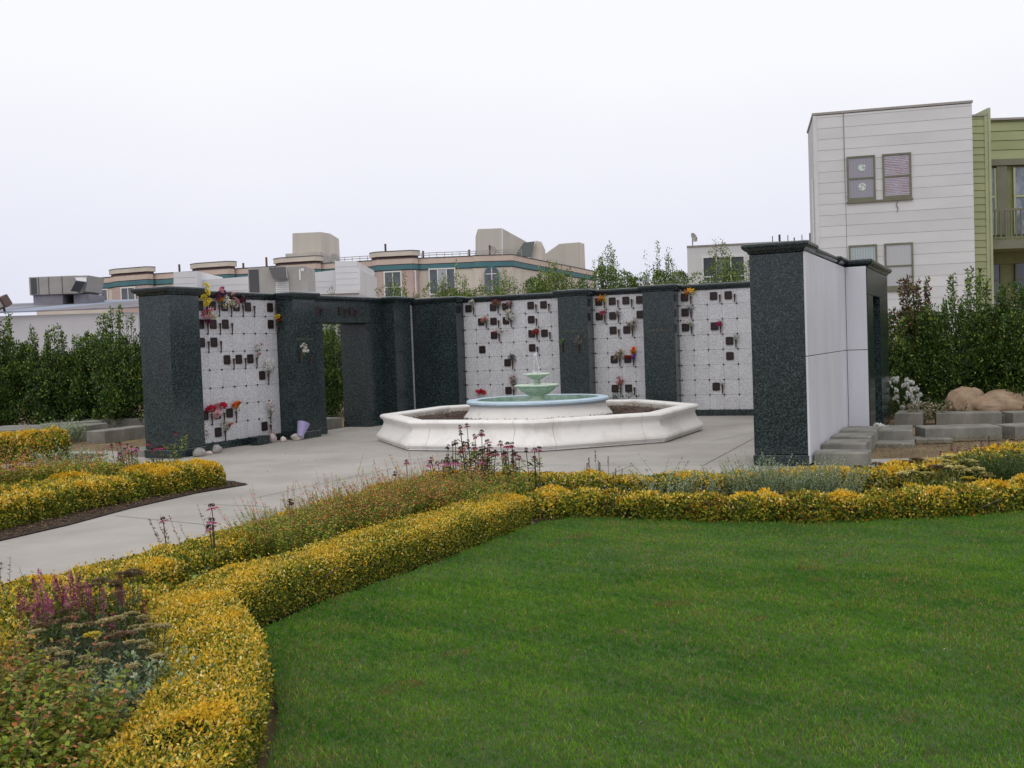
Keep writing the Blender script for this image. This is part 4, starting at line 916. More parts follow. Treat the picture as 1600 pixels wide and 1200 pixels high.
# ------------------------------------------------------------------ concrete curbs and blocks
def block(label, p0, p1, h, dpt, name='concrete_curb', z0=-.04, grp=None, cap=0, cat='curb'):
    p0, p1 = Vector(p0), Vector(p1); L = (p1 - p0).length; a_ = math.atan2(p1.y - p0.y, p1.x - p0.x)
    mb = MB().bev(0, L, 0, dpt, z0, h, .012)
    o_ = mb.build(name, M_CURB, None); o_.location = (p0.x, p0.y, 0); o_.rotation_euler.z = a_
    return tag(o_, label, cat, grp)
G2 = 'low concrete curbs on the dry ground to the right'; G1 = 'low concrete curbs on the dry ground to the left'; G3 = 'stepped concrete blocks along the white marble back'
def g(px, py): q = at(px, py, z=0); return (q.x, q.y)
for i, (s0, s1, h, w_, lab) in enumerate([(.12, .55, .155, .62, 'nearest concrete block at the foot of the right pier'), (.80, 1.42, .20, .52, 'second concrete block along the white marble wall'), (1.62, 2.25, .21, .50, 'third concrete block along the white marble wall'), (2.5, 3.3, .21, .48, 'farthest concrete block against the white marble wall')]):
    a_, b_ = RW.wp(s0, .70), RW.wp(s0, .70 + w_)
    block(lab, a_.xy, b_.xy, h, s1 - s0, 'concrete_block', grp=G3, cat='block')
block('square raised concrete block beside the outer doorway, on its own slab', g(1369, 691), g(1426, 691), .17, .95, grp=G2)
block('thin slab edge under the square concrete block', g(1357, 697), g(1430, 697), .035, 1.3, grp=G2, z0=-.05)
block('small concrete block under the white flowers', g(1398, 663), g(1441, 663), .19, .8, grp=G2)
block('middle curb stone, front row, between the block and the path', g(1446, 687), g(1566, 684), .165, .55, grp=G2)
block('low flat slab next to the front curb stone', g(1432, 690), g(1490, 688.5), .03, .5, grp=G2)
block('long rear curb stone in front of the burlap sacks', g(1463, 661), g(1566, 660), .17, .45, grp=G2)
block('rear curb stone at the right edge', g(1583, 661), g(1640, 659), .17, .45, grp=G2)
block('low stone joining the two rear curbs', g(1567, 659), g(1582, 658.5), .12, .3, grp=G2)
block('front curb stone cut off by the right edge', g(1586, 684), g(1660, 680), .165, .5, grp=G2)
block('long flat curb at the far left beside the yellow shrub', g(-60, 694), g(110, 690), .27, 1.4, grp=G1)
block('angled curb right of the far left curb', g(74, 683), g(160, 676), .27, .5, grp=G1)
block('short curb touching the left pier', g(164, 691), g(236, 681), .22, .45, grp=G1)
block('rearmost long curb under the left shrubs', g(79, 671), g(150, 669), .22, .4, grp=G1)
block('rear curb reaching behind the left pier', g(151, 669.5), g(240, 668), .22, .4, grp=G1)
block('thin flat slab behind the angled curb', g(60, 675), g(130, 672), .05, .5, grp=G1)
block('dark granite step beside the left pier', g(185, 713), g(226, 714), .11, .5, grp=G1, name='granite_step', cat='step')
block('curb stone seen through the left doorway', g(506, 670), g(535, 667), .20, .5, grp='curb stones seen through the doorway')
block('flat stone at the end of the lawn hedge corner', g(818, 823), g(836, 820), .03, .22, name='flat_stone', cat='stone')

# burlap sacks
M_BURLAP = mat('brown_burlap', (.27, .185, .12), (.42, .31, .215), 5, .95, 8, bump=.5, bscale=120)
def sack(label, x, y, sx_, sy_, sz_, seed, rz):
    r = np.random.default_rng(seed); mb = MB(); mb.ball((0, 0, 0), 1, 64); V = np.array(mb.v)
    f = 1 + .14 * lump(V, 2.0, seed) + .16 * (.5 - np.abs(lump(V * [1, 1, .35], 3.2, seed + 1))) + .06 * (.4 - np.abs(lump(V, 8, seed + 2))); V = V * f[:, None] * [sx_, sy_, sz_]; V[:, 2] = np.maximum(V[:, 2] + sz_ * .62, 0)
    pinch = np.clip((V[:, 0] / sx_ - .6) * 2, 0, 1)[:, None]; V[:, 1:2] *= 1 - .5 * pinch; V[:, 2:3] *= 1 + .15 * pinch
    mb.v = [tuple(v) for v in V]; o_ = mb.build('burlap_sack', M_BURLAP, None, True); o_.location = (x, y, 0); o_.rotation_euler.z = rz; tag(o_, label, 'sack', 'burlap sacks behind the rear curb')
q = g(1520, 651); sack('smaller slumped burlap sack with an open folded top, left one', q[0], q[1] + .3, .36, .26, .31, 5, rad(15))
q = g(1582, 650); sack('larger wrinkled burlap sack lying at the right edge', q[0], q[1] + .3, .62, .32, .27, 8, rad(-8))

# ------------------------------------------------------------------ hedges
YEL = [(.72, .47, .03), (.86, .60, .10), (.90, .72, .30), (.30, .31, .025), (.07, .11, .010), (.50, .19, .02)]
def hedge(label, path, wd, h, dens, leaf, seed, yel=.75, orange=.003, name='clipped_hedge', cat='hedge', grp=None, rough=.07, e=.25, sparse=0, lumpf=3.2):
    r = np.random.default_rng(seed); pa = np.array(path, float); seg = np.linalg.norm(np.diff(pa, axis=0), axis=1); cs = np.concatenate([[0], np.cumsum(seg)]); Ls = cs[-1]
    c0 = pa.mean(0); t = thing(name, label, cat, (pa[0][0], pa[0][1], .012), 0, grp)
    k = int(Ls * (wd + 2 * h) * dens)
    s_ = r.uniform(0, Ls, k); cx = np.interp(s_, cs, pa[:, 0]); cy = np.interp(s_, cs, pa[:, 1])
    s2 = np.clip(s_ + .15, 0, Ls); s1 = np.clip(s_ - .15, 0, Ls); dx = np.interp(s2, cs, pa[:, 0]) - np.interp(s1, cs, pa[:, 0]); dy = np.interp(s2, cs, pa[:, 1]) - np.interp(s1, cs, pa[:, 1])
    T = unit(np.stack([dx, dy], 1)); Nn = np.stack([-T[:, 1], T[:, 0]], 1)
    q_ = r.uniform(0, wd + 2 * h, k); bx = np.where(q_ < h, 1.0, np.where(q_ > h + wd, -1.0, 1 - 2 * (q_ - h) / wd)); bz = np.where(q_ < h, q_ / h, np.where(q_ > h + wd, (wd + 2 * h - q_) / h, 1.0))
    ns_ = (np.abs(bx) ** 6 + bz ** 6) ** (-1 / 6); lx = wd / 2 * bx * ns_; lz = h * bz * ns_
    cs3 = np.abs(bx) ** 3; sn3 = bz ** 3; hy = np.sqrt(cs3 ** 2 + sn3 ** 2); ca = np.sign(bx) * cs3 / hy; sa = sn3 / hy
    ed = np.minimum(s_, Ls - s_); ef = np.sqrt(np.clip(1 - np.clip((e - ed) / e, 0, 1) ** 2, .0, 1)); lx *= .15 + .85 * ef; lz *= .45 + .55 * ef
    P0_ = np.stack([cx + Nn[:, 0] * lx, cy + Nn[:, 1] * lx, lz], 1); lm = lump(np.stack([s_ * 1.0, lx, lz], 1) + seed, lumpf, seed); lm2 = lump(P0_ + seed, 13, seed + 3)
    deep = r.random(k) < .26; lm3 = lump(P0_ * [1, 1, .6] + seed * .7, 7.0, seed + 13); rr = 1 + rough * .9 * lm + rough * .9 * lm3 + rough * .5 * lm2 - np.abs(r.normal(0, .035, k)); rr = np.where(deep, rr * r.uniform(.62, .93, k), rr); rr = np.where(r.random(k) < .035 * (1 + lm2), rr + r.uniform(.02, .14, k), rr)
    lx = lx * rr; lz = lz * (1 + (rr - 1) * 1.0)
    P = np.stack([cx + Nn[:, 0] * lx, cy + Nn[:, 1] * lx, np.maximum(lz, .005)], 1)
    nx = (np.abs(ca) ** 1.5) * np.sign(ca); O = np.stack([Nn[:, 0] * nx, Nn[:, 1] * nx, sa ** 1.5], 1); endv = (np.where(s_ < e, -1, 0) + np.where(s_ > Ls - e, 1, 0)) * (1 - ef); O[:, 0] += T[:, 0] * endv; O[:, 1] += T[:, 1] * endv
    bare = (lump(P + 9.1, 4.0, seed + 21) > .78) & (r.random(k) < .6)
    P, O, lz, rr, deep, lm3 = P[~bare], O[~bare], lz[~bare], rr[~bare], deep[~bare], lm3[~bare]; k = len(P)
    if sparse:
        m_ = (lump(P + 3.3, 5, seed + 9) > -1 + sparse * 1.6) | (r.random(k) < .25); P, O, lz, rr, deep, lm3, k = P[m_], O[m_], lz[m_], rr[m_], deep[m_], lm3[m_], int(m_.sum())
    A = unit(O) * .4 + np.array([0, 0, .25]) + r.normal(0, .6, (k, 3)); LN = unit(O) * 1.2 + [0, 0, .25] + r.normal(0, .5, (k, 3))
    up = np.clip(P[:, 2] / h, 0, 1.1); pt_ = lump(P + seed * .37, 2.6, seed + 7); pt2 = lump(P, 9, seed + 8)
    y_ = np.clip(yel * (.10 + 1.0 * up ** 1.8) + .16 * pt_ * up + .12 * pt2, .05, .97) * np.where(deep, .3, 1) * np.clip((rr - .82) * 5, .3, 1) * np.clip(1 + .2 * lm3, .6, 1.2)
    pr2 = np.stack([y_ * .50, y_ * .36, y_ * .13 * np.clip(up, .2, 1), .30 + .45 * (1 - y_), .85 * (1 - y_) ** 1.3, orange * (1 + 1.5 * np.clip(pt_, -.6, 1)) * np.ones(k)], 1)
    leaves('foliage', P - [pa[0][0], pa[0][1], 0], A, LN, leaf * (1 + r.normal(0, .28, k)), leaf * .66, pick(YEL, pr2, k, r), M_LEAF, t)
    mb = MB(); nb = max(5, int(Ls * 7))
    for i in range(nb):
        s3 = Ls * (i + .5 + r.uniform(-.3, .3)) / nb; x_, y2 = np.interp(s3, cs, pa[:, 0]) - pa[0][0], np.interp(s3, cs, pa[:, 1]) - pa[0][1]
        for q_ in range(3):
            d1 = r.normal(0, wd * .22, 2); mb.tube([(x_ + d1[0] * .2, y2 + d1[1] * .2, 0), (x_ + d1[0] * .7, y2 + d1[1] * .7, h * .45), (x_ + d1[0] * 1.2, y2 + d1[1] * 1.2, h * .86)], [.008, .006, .003], 4, False)
    o_ = mb.build('branches', M_TWIG, t); o_['kind'] = 'stuff'
    return t
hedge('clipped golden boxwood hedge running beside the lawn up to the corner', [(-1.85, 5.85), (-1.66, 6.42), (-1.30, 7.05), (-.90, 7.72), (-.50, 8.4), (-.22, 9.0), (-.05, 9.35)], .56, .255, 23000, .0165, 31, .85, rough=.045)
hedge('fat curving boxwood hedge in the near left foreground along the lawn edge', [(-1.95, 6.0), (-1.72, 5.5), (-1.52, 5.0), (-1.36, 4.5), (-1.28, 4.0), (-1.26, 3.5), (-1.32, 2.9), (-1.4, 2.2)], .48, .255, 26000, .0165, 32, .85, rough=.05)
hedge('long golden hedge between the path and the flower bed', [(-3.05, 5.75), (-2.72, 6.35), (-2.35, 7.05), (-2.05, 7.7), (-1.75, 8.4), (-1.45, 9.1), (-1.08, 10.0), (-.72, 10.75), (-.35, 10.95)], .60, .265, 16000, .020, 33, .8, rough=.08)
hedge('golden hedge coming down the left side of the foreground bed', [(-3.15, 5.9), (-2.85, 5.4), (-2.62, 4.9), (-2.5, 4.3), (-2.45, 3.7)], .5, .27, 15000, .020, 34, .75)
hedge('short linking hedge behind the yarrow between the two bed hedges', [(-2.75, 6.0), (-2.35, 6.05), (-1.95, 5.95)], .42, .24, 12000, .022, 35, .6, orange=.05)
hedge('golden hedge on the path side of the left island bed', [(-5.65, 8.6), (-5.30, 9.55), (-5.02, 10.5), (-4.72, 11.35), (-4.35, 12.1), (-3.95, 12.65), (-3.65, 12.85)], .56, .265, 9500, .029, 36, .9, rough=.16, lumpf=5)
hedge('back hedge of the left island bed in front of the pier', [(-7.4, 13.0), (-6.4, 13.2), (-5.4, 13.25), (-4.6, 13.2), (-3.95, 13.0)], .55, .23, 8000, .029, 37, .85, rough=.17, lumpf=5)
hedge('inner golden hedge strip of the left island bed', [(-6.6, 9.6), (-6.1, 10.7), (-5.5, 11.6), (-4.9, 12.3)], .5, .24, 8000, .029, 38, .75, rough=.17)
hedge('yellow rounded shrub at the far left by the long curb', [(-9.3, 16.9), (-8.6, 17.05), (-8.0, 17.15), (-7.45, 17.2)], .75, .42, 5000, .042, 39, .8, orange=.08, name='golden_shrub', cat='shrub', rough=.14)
# back row along the court
hedge('low golden hedge along the court edge behind the grey plants', [(-.35, 10.95), (.3, 10.7), (1.0, 10.45), (1.8, 10.3), (2.5, 10.25), (3.2, 10.3), (3.9, 10.4), (4.5, 10.75), (5.1, 11.2), (5.7, 11.75), (6.6, 12.4)], .50, .225, 7500, .028, 40, .85, rough=.14, lumpf=5)
rowp = [(860, 'leftmost full golden shrub at the lawn corner of the right-hand row', .36, .85, .02, 0), (919, 'dense golden shrub next to the twiggy orange one', .32, .85, .02, 0), (967, 'sparse orange-leaved shrub with bare twigs in the lawn-side row', .19, .35, .5, .35), (1010, 'green-based golden shrub right of the sparse orange shrub', .26, .6, .02, 0),
        (1064, 'wide golden shrub in front of the fern-like grey plants', .33, .85, .03, 0), (1122, 'darker orange-brown shrub in the middle of the lawn-side row', .24, .5, .30, .1), (1172, 'golden shrub in front of the first grey bush', .28, .85, .03, 0), (1213, 'bright golden shrub below the right granite pier', .24, .85, .03, 0),
        (1277, 'round orange shrub between two golden ones below the white wall', .30, .45, .35, .05), (1343, 'isolated light golden shrub with a gap on each side', .30, .8, .03, 0), (1398, 'brownish golden shrub beside the yarrow', .25, .5, .15, .05), (1455, 'broad golden shrub in front of the yarrow', .34, .85, .04, 0),
        (1518, 'tall olive-orange shrub right of the yarrow', .30, .4, .15, 0), (1577, 'golden shrub at the right edge of the lawn-side row', .33, .8, .04, 0), (1640, 'golden shrub just past the right edge', .3, .8, .04, 0)]
by = {860: 812, 919: 814, 967: 814, 1010: 817, 1064: 819, 1122: 821, 1172: 822, 1213: 822, 1277: 822, 1343: 820, 1398: 818, 1455: 815, 1518: 811, 1577: 807, 1640: 803}
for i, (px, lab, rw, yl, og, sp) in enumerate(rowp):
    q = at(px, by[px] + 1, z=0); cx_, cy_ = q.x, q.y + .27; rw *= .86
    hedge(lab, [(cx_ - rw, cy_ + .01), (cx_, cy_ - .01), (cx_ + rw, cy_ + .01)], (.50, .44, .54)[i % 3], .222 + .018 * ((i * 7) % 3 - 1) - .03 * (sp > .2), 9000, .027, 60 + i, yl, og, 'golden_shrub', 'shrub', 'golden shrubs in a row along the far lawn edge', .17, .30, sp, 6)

# ------------------------------------------------------------------ flowering plants
def stems_plant(t, base, n, hgt, lean, r, leaf, lp, col_fn, stemm, width=.0028, nm='stems', lv='foliage', r0=None, wleaf=.4, upl=.5, tmin=.1, curve=.3):
    """n curved shoots with leaves; base = (cx, cy, rx, ry) local"""
    cx, cy, rx, ry = base; a = r.uniform(0, 6.28, n); q = np.sqrt(r.random(n)); bx, by_ = cx + rx * q * np.cos(a), cy + ry * q * np.sin(a)
    h = hgt * (1 - .22 * q ** 2) * (1 + r.normal(0, .13, n)); az = a + r.normal(0, .8, n); ln = lean * (.3 + q) * h
    ex, ey = ln * np.cos(az), ln * np.sin(az)
    k = n * lp; si = r.integers(0, n, k); u = tmin + (1 - tmin) * r.random(k)
    P = np.stack([bx[si] + ex[si] * u ** 1.6, by_[si] + ey[si] * u ** 1.6, h[si] * u], 1)
    aa = r.uniform(0, 6.28, k); A = np.stack([np.cos(aa), np.sin(aa), np.full(k, upl) + r.normal(0, .3, k)], 1)
    Nn = np.stack([-np.cos(aa) * .4, -np.sin(aa) * .4, np.ones(k)], 1) + r.normal(0, .3, (k, 3))
    leaves(lv, P, A, Nn, leaf * (1 - .35 * u) * (1 + r.normal(0, .2, k)), leaf * wleaf, col_fn(u, P, r), M_LEAF, t)
    V = []; F = []
    for i in range(n):
        b = len(V)
        for uu in (0, .5, 1): 
            x_, y_2, z_ = bx[i] + ex[i] * uu ** 1.6, by_[i] + ey[i] * uu ** 1.6, h[i] * uu; w2 = width * (1 - .5 * uu)
            V += [(x_ - w2, y_2, z_), (x_ + w2 * .5, y_2 - w2 * .87, z_), (x_ + w2 * .5, y_2 + w2 * .87, z_)]
        for lvl in (0, 3): F += [(b + lvl, b + lvl + 1, b + lvl + 4, b + lvl + 3), (b + lvl + 1, b + lvl + 2, b + lvl + 5, b + lvl + 4), (b + lvl + 2, b + lvl, b + lvl + 3, b + lvl + 5)]
    me = bpy.data.meshes.new(nm); me.from_pydata(V, [], F); me.materials.append(stemm); o_ = link(nm, me, t); o_['kind'] = 'stuff'
    return np.stack([bx + ex, by_ + ey, h], 1)
def spirea_col(redness, dk=1.0):
    def f(u, P, r):
        pt_ = lump(P, 5, 77); pr_ = np.clip(redness * (u ** 3.4) * 1.0 + .10 * pt_, .01, .85)[:, None]
        return pick(np.array([(.20, .29, .018), (.34, .42, .035), (.48, .47, .06), (.66, .22, .05), (.72, .34, .15), (.28, .05, .025)]) * dk, np.concatenate([(1 - pr_) * .8, (1 - pr_) * .8, np.full_like(pr_, .25), pr_ * .8, pr_ * .55, pr_ * .35], 1), len(u), r)
    return f
def spirea(label, x, y, rx, ry, h, n, lp, red, seed, leaf=.022, grp='spirea shrubs with orange tips', dk=1.0):
    leaf *= 1.22; lp = int(lp * .85)
    t = thing('spirea_shrub', label, 'shrub', (x, y, .012), 0, grp); r = np.random.default_rng(seed)
    stems_plant(t, (0, 0, rx, ry), n, h, .35, r, leaf, lp, spirea_col(red, dk), M_STEMG, .002, upl=.35, wleaf=.52)
    k = max(6, n // 9); stems_plant(t, (0, 0, rx * .9, ry * .9), k, h * 1.42, .3, r, leaf * .8, 22, spirea_col(1.6 if dk == 1 else .7, dk), M_TWIG, .0016, 'tall_shoots', 'shoot_leaves', tmin=.4)
    return t
spirea('spirea mound with green base, left end of the big bed group', -1.72, 7.65, .33, .42, .40, 420, 42, .35, 201)
spirea('orange-tipped spirea in front of the path, second of the bed group', -1.35, 8.35, .40, .42, .43, 420, 40, .75, 202)
spirea('orange and green spirea in the middle of the bed group', -1.02, 9.0, .42, .42, .42, 420, 40, .7, 203, .024)
spirea('reddish spirea towards the coneflowers', -.78, 9.75, .42, .42, .40, 380, 36, .6, 204, .025)
spirea('olive spirea next to the lawn hedge below the coneflowers', -.48, 9.2, .36, .36, .36, 320, 36, .35, 205, .024)
spirea('olive green spirea reaching the golden corner shrub', -.22, 10.0, .34, .3, .34, 260, 34, .25, 206, .026)
spirea('dark spirea with copper tips filling the bottom left corner', -1.95, 3.6, .40, .5, .42, 620, 46, .22, 207, .030, dk=.75)
spirea('green-leaved spirea at the bottom edge beside the fat hedge', -1.75, 3.05, .30, .45, .38, 520, 46, .10, 208, .032, dk=.8)
spirea('copper-tipped spirea at the left edge of the foreground', -2.35, 3.95, .35, .4, .43, 420, 42, .45, 209, .028, dk=.8)
spirea('red-tipped spirea in the left island bed', -6.35, 12.2, .7, .55, .48, 330, 34, 1.0, 210, .034)
spirea('orange spirea at the left edge of the island bed', -6.3, 10.9, .6, .5, .42, 300, 34, .8, 211, .034)
spirea('green spirea between the island hedges', -5.25, 12.6, .6, .45, .38, 280, 34, .4, 212, .034)
spirea('green spirea low in the island bed near the path', -5.75, 10.3, .35, .5, .32, 240, 34, .3, 213, .030)

def grey_col(u, P, r): return pick([(.27, .36, .20), (.38, .46, .29), (.52, .58, .43), (.17, .24, .08)], [.3, .35, .2, .15], len(u), r)
def artemisia(label, x, y, rx, h, n, lp, seed, leaf=.022, lean=.4, grp='grey-green artemisia plants'):
    t = thing('artemisia_plant', label, 'plant', (x, y, .012), 0, grp); r = np.random.default_rng(seed)
    stems_plant(t, (0, 0, rx, rx * .8), n, h, lean, r, leaf * 1.15, lp, grey_col, M_STEMG, .0016, wleaf=.32, upl=.8)
def gp(px, Y): return at(px, 560, Y=Y).x
artemisia('feathery grey-green plant with two long arching arms', gp(1032, 10.0), 10.0, .15, .40, 26, 60, 301, .024, 1.1)
artemisia('low grey-green sprigs beside the arching plant', gp(1072, 10.0), 10.0, .15, .29, 30, 46, 302, .022, .5)
artemisia('upright silver sprigs left of the big grey bushes', gp(1128, 9.95), 9.95, .15, .38, 30, 46, 303, .022, .5)
artemisia('tall silver-grey bush in front of the right granite pier', gp(1178, 9.85), 9.85, .23, .43, 85, 46, 304, .022, .35)
artemisia('dense silver-grey bush below the pier corner', gp(1222, 9.8), 9.8, .24, .38, 95, 46, 305, .022, .35)
artemisia('purplish grey bush right of the dense silver one', gp(1262, 9.75), 9.75, .21, .34, 60, 44, 306, .022, .35)
artemisia('rightmost silver-grey bush in front of the concrete blocks', gp(1300, 9.8), 9.8, .24, .38, 80, 46, 307, .022, .35)
artemisia('blue-grey plant at the back of the left island', -8.05, 14.6, .5, .55, 130, 40, 308, .04, .4)
artemisia('blue-grey sprigs in the middle of the left island', -6.0, 13.9, .4, .42, 80, 40, 309, .04, .4)
artemisia('small blue-green tuft in front of the left curbs', g(102, 691)[0], g(102, 691)[1], .32, .38, 80, 36, 310, .05, .4)
artemisia('silver foliage under the near yarrow heads', -1.62, 4.35, .22, .26, 150, 40, 311, .035, .5)
def plain_col(c):
    def f(u, P, r): return pick([c, tuple(q * 1.6 for q in c), tuple(q * .6 for q in c)], [.5, .3, .2], len(u), r)
    return f

# coneflowers
def cone_head(pet, droop, seed, dark=(.045, .012, .012)):
    r = np.random.default_rng(seed); P, A, Nn, c, L = [], [], [], [], []
    for k in range(12):
        a = 6.283 * k / 12 + r.normal(0, .08); P.append((.007 * math.cos(a), .007 * math.sin(a), 0)); A.append((math.cos(a), math.sin(a), -droop + r.normal(0, .12))); Nn.append((0, 0, 1)); c.append(np.array(pet) * r.uniform(.7, 1.2)); L.append(.030)
    for k in range(46):   # cone made of small bracts
        a = r.uniform(0, 6.28); q = r.random(); rr_ = .013 * math.sqrt(1 - q * q * .8); P.append((rr_ * math.cos(a), rr_ * math.sin(a), .016 * q)); A.append((math.cos(a) * .6, math.sin(a) * .6, 1)); Nn.append((math.cos(a), math.sin(a), .2)); c.append(np.array(dark) * r.uniform(.7, 2)); L.append(.009)
    o_ = leaves('flower_head', np.array(P, float), np.array(A, float), np.array(Nn, float), np.array(L), np.where(np.array(L) > .02, .011, .006), np.array(c), M_PETAL)
    me = o_.data; bpy.data.objects.remove(o_); return me
HEADS = [cone_head((.44, .05, .17), .5, 1), cone_head((.28, .03, .08), .8, 2), cone_head((.60, .18, .38), .25, 3), cone_head((.26, .02, .05), 1.2, 4)]
HD = cone_head((.035, .012, .012), 1.6, 5)
def coneflowers(label, x, y, specs, seed, size=1.0, lpp=9, name='coneflower_clump', grp=None, leafc=(.15, .21, .03), lf=.09):
    """specs: (dx, dy, height, head index)"""
    t = thing(name, label, 'flowers' if len(specs) > 1 else 'flower', (x, y, .012), 0, grp); r = np.random.default_rng(seed); mb = MB(); P, A, Nn = [], [], []
    for dx, dy, h, hi in specs:
        bx, by_ = dx * .75, dy * .75; mb.tube([(bx, by_, 0), (bx + (dx - bx) * .4 + r.normal(0, .004), by_ + (dy - by_) * .4, h * .5), (dx, dy, h)], [.0038 * size, .0032 * size, .0026 * size], 5, False)
        ho = link('flower_head', HD if hi < 0 else HEADS[hi], t, (dx, dy, h), r.uniform(0, 6)); sc_ = (1.0 + r.normal(0, .12)) * size * (.8 if hi < 0 else 1.05); ho.scale = (sc_,) * 3; ho.rotation_euler.x = r.normal(0, .18); ho.rotation_euler.y = r.normal(0, .18)
        for k in range(lpp):
            u = r.random() ** 1.5 * .8; a = r.uniform(0, 6.28); P.append((bx + (dx - bx) * u, by_ + (dy - by_) * u, h * u)); A.append((math.cos(a), math.sin(a), r.uniform(-.1, .9))); Nn.append((0, 0, 1))
    o_ = mb.build('stems', M_STEMP, t, fix=False); o_['kind'] = 'stuff'; k = len(P)
    leaves('foliage', np.array(P), np.array(A), np.array(Nn) + r.normal(0, .3, (k, 3)), lf * r.uniform(.6, 1.2, k), lf * .22, pick([leafc, tuple(q * 1.7 for q in leafc), (.05, .035, .02)], [.5, .3, .2], k, r), M_LEAF, t)
# heads read off the photograph: pixel x, pixel y, kind -> true height on the bed
HX = [(719, 667, 1), (729.5, 665, 1), (719.5, 676, -1), (752.5, 677, 1), (742, 682, 1), (731, 690, -1), (712, 691, -1), (707.5, 693, -1), (700, 698, -1), (725, 694, 3), (762, 691, 0), (782, 693, 1), (793, 696, 1), (800, 695, 3), (741, 698, 3), (757, 699, -1), (751, 701, -1), (765, 698, 1), (732, 698, -1), (719, 704, 3), (754, 706, 3), (763, 707, 3), (768, 710, 0), (788, 706, -1), (790, 710, 0), (786, 711, 0), (802, 707, -1), (806, 710, 1), (811, 716, 0), (801, 719, -1), (790, 718, 0), (747, 708, -1), (754, 717, 0), (762, 717, -1), (674, 718, 1), (684, 725, 2), (692, 724, 2), (698, 725, 2), (703, 724, 2), (709, 722, 0), (714, 724, 2), (734, 720, -1), (753, 722, 2), (758, 722, 0), (699, 713, -1), (822, 703, -1), (835, 703, 0), (842, 702, 0), (835, 716, 0), (799, 747, 2), (672, 726, 0), (695, 734, 2), (722, 700, 1), (774, 708, 1)]
def from_px(hx, cx, cy, dy_, seed):
    r = random.Random(seed); out = []
    for px, py, kd in hx:
        Y = cy + r.uniform(-dy_, dy_); q = at(px, py, Y=Y); out.append((q.x - cx, Y - cy, q.z - .012, kd))
    return out
cl = [h for h in HX if h[0] < 716]; c2_ = [h for h in HX if 716 <= h[0] < 775]; c3_ = [h for h in HX if 775 <= h[0] < 815]; c4_ = [h for h in HX if h[0] >= 815]
for lab, hs, px, Y, sd_ in (('low pink coneflowers at the left of the clump before the fountain', cl, 694, 10.35, 1), ('tallest dark red coneflowers in the middle of the clump before the fountain', c2_, 745, 10.5, 2), ('crimson coneflowers right of the tallest ones', c3_, 795, 10.45, 3), ('three leggy pink coneflowers at the right end of the clump', c4_, 834, 10.45, 4)):
    cx_ = gp(px, Y); coneflowers(lab, cx_, Y, from_px(hs, cx_, Y, .22, sd_), sd_ + 400, 1.35, 34, lf=.10)
for lab, hs, px, Y, sd_ in (('single dark coneflower on a thin bare stem among the spirea', [(635, 722, 1), (617, 740, -1)], 630, 10.0, 5), ('pink coneflower on one tall stem beside the path, left one', [(255, 813, 0)], 254, 7.3, 6), ('pair of pink coneflowers on tall stems above the near hedge, right one', [(331, 793, 0), (331, 815, 0), (328, 825, 0)], 330, 7.2, 7), ('dark seed heads standing over the near spirea', [(452, 782, -1), (455, 784, -1)], 453, 8.2, 8)):
    cx_ = gp(px, Y); coneflowers(lab, cx_, Y, from_px(hs, cx_, Y, .03, sd_), sd_ + 400, 1.25, 4, 'coneflower', lf=.05)
isl_h = [(174, 697, 1), (182, 693, 0), (188, 694, 1), (199, 696, 2), (205, 700, 2), (214, 702, 0), (201, 707, 1), (187, 710, 0), (207, 708, 3), (195, 703, 0), (193, 717, 1), (212, 706, 0), (233, 693, 3), (243, 701, 0), (247, 700, 0), (253, 700, 0), (238, 703, 3), (274, 677, 3), (152, 720, 1)]
cx_ = gp(200, 13.0); coneflowers('pink coneflower clump in the left island in front of the granite step', cx_, 13.0, from_px([h for h in isl_h if h[0] < 216], cx_, 13.0, .2, 9), 409, 1.25, 14, lf=.10)
cx_ = gp(250, 13.1); coneflowers('red coneflowers in front of the left pier foot', cx_, 13.1, from_px([h for h in isl_h if h[0] >= 216], cx_, 13.1, .15, 10), 410, 1.2, 16, lf=.10)
cx_ = gp(18, 12.0); coneflowers('single magenta coneflower at the left edge of the island', cx_, 12.0, from_px([(18, 732, 2)], cx_, 12.0, .02, 11), 411, 1.5, 4, 'coneflower')

# purple flower spikes
def spike_mesh(cols, seed, L=.11, wd=.022):
    r = np.random.default_rng(seed); k = 150; z = r.random(k); a = r.uniform(0, 6.28, k); rr_ = wd * .5 * (1 - .75 * z) * (.6 + .4 * np.sin(z * 38) ** 2)
    P = np.stack([rr_ * np.cos(a), rr_ * np.sin(a), z * L], 1); A = np.stack([np.cos(a), np.sin(a), .6 + r.normal(0, .3, k)], 1)
    o_ = leaves('flower_spike', P, A, np.stack([np.zeros(k), np.zeros(k), np.ones(k)], 1) + r.normal(0, .3, (k, 3)), .012, .006, pick(cols, [1] * len(cols), k, r), M_PETAL); me = o_.data; bpy.data.objects.remove(o_); return me
SPK = [spike_mesh([(.52, .12, .26), (.34, .06, .16), (.64, .24, .38)], 1, .12, .028), spike_mesh([(.20, .03, .08), (.34, .05, .15), (.12, .03, .05)], 2), spike_mesh([(.60, .16, .32), (.30, .05, .14)], 3, .10, .032), spike_mesh([(.13, .05, .05), (.09, .04, .04), (.20, .06, .08)], 4, .13, .014)]
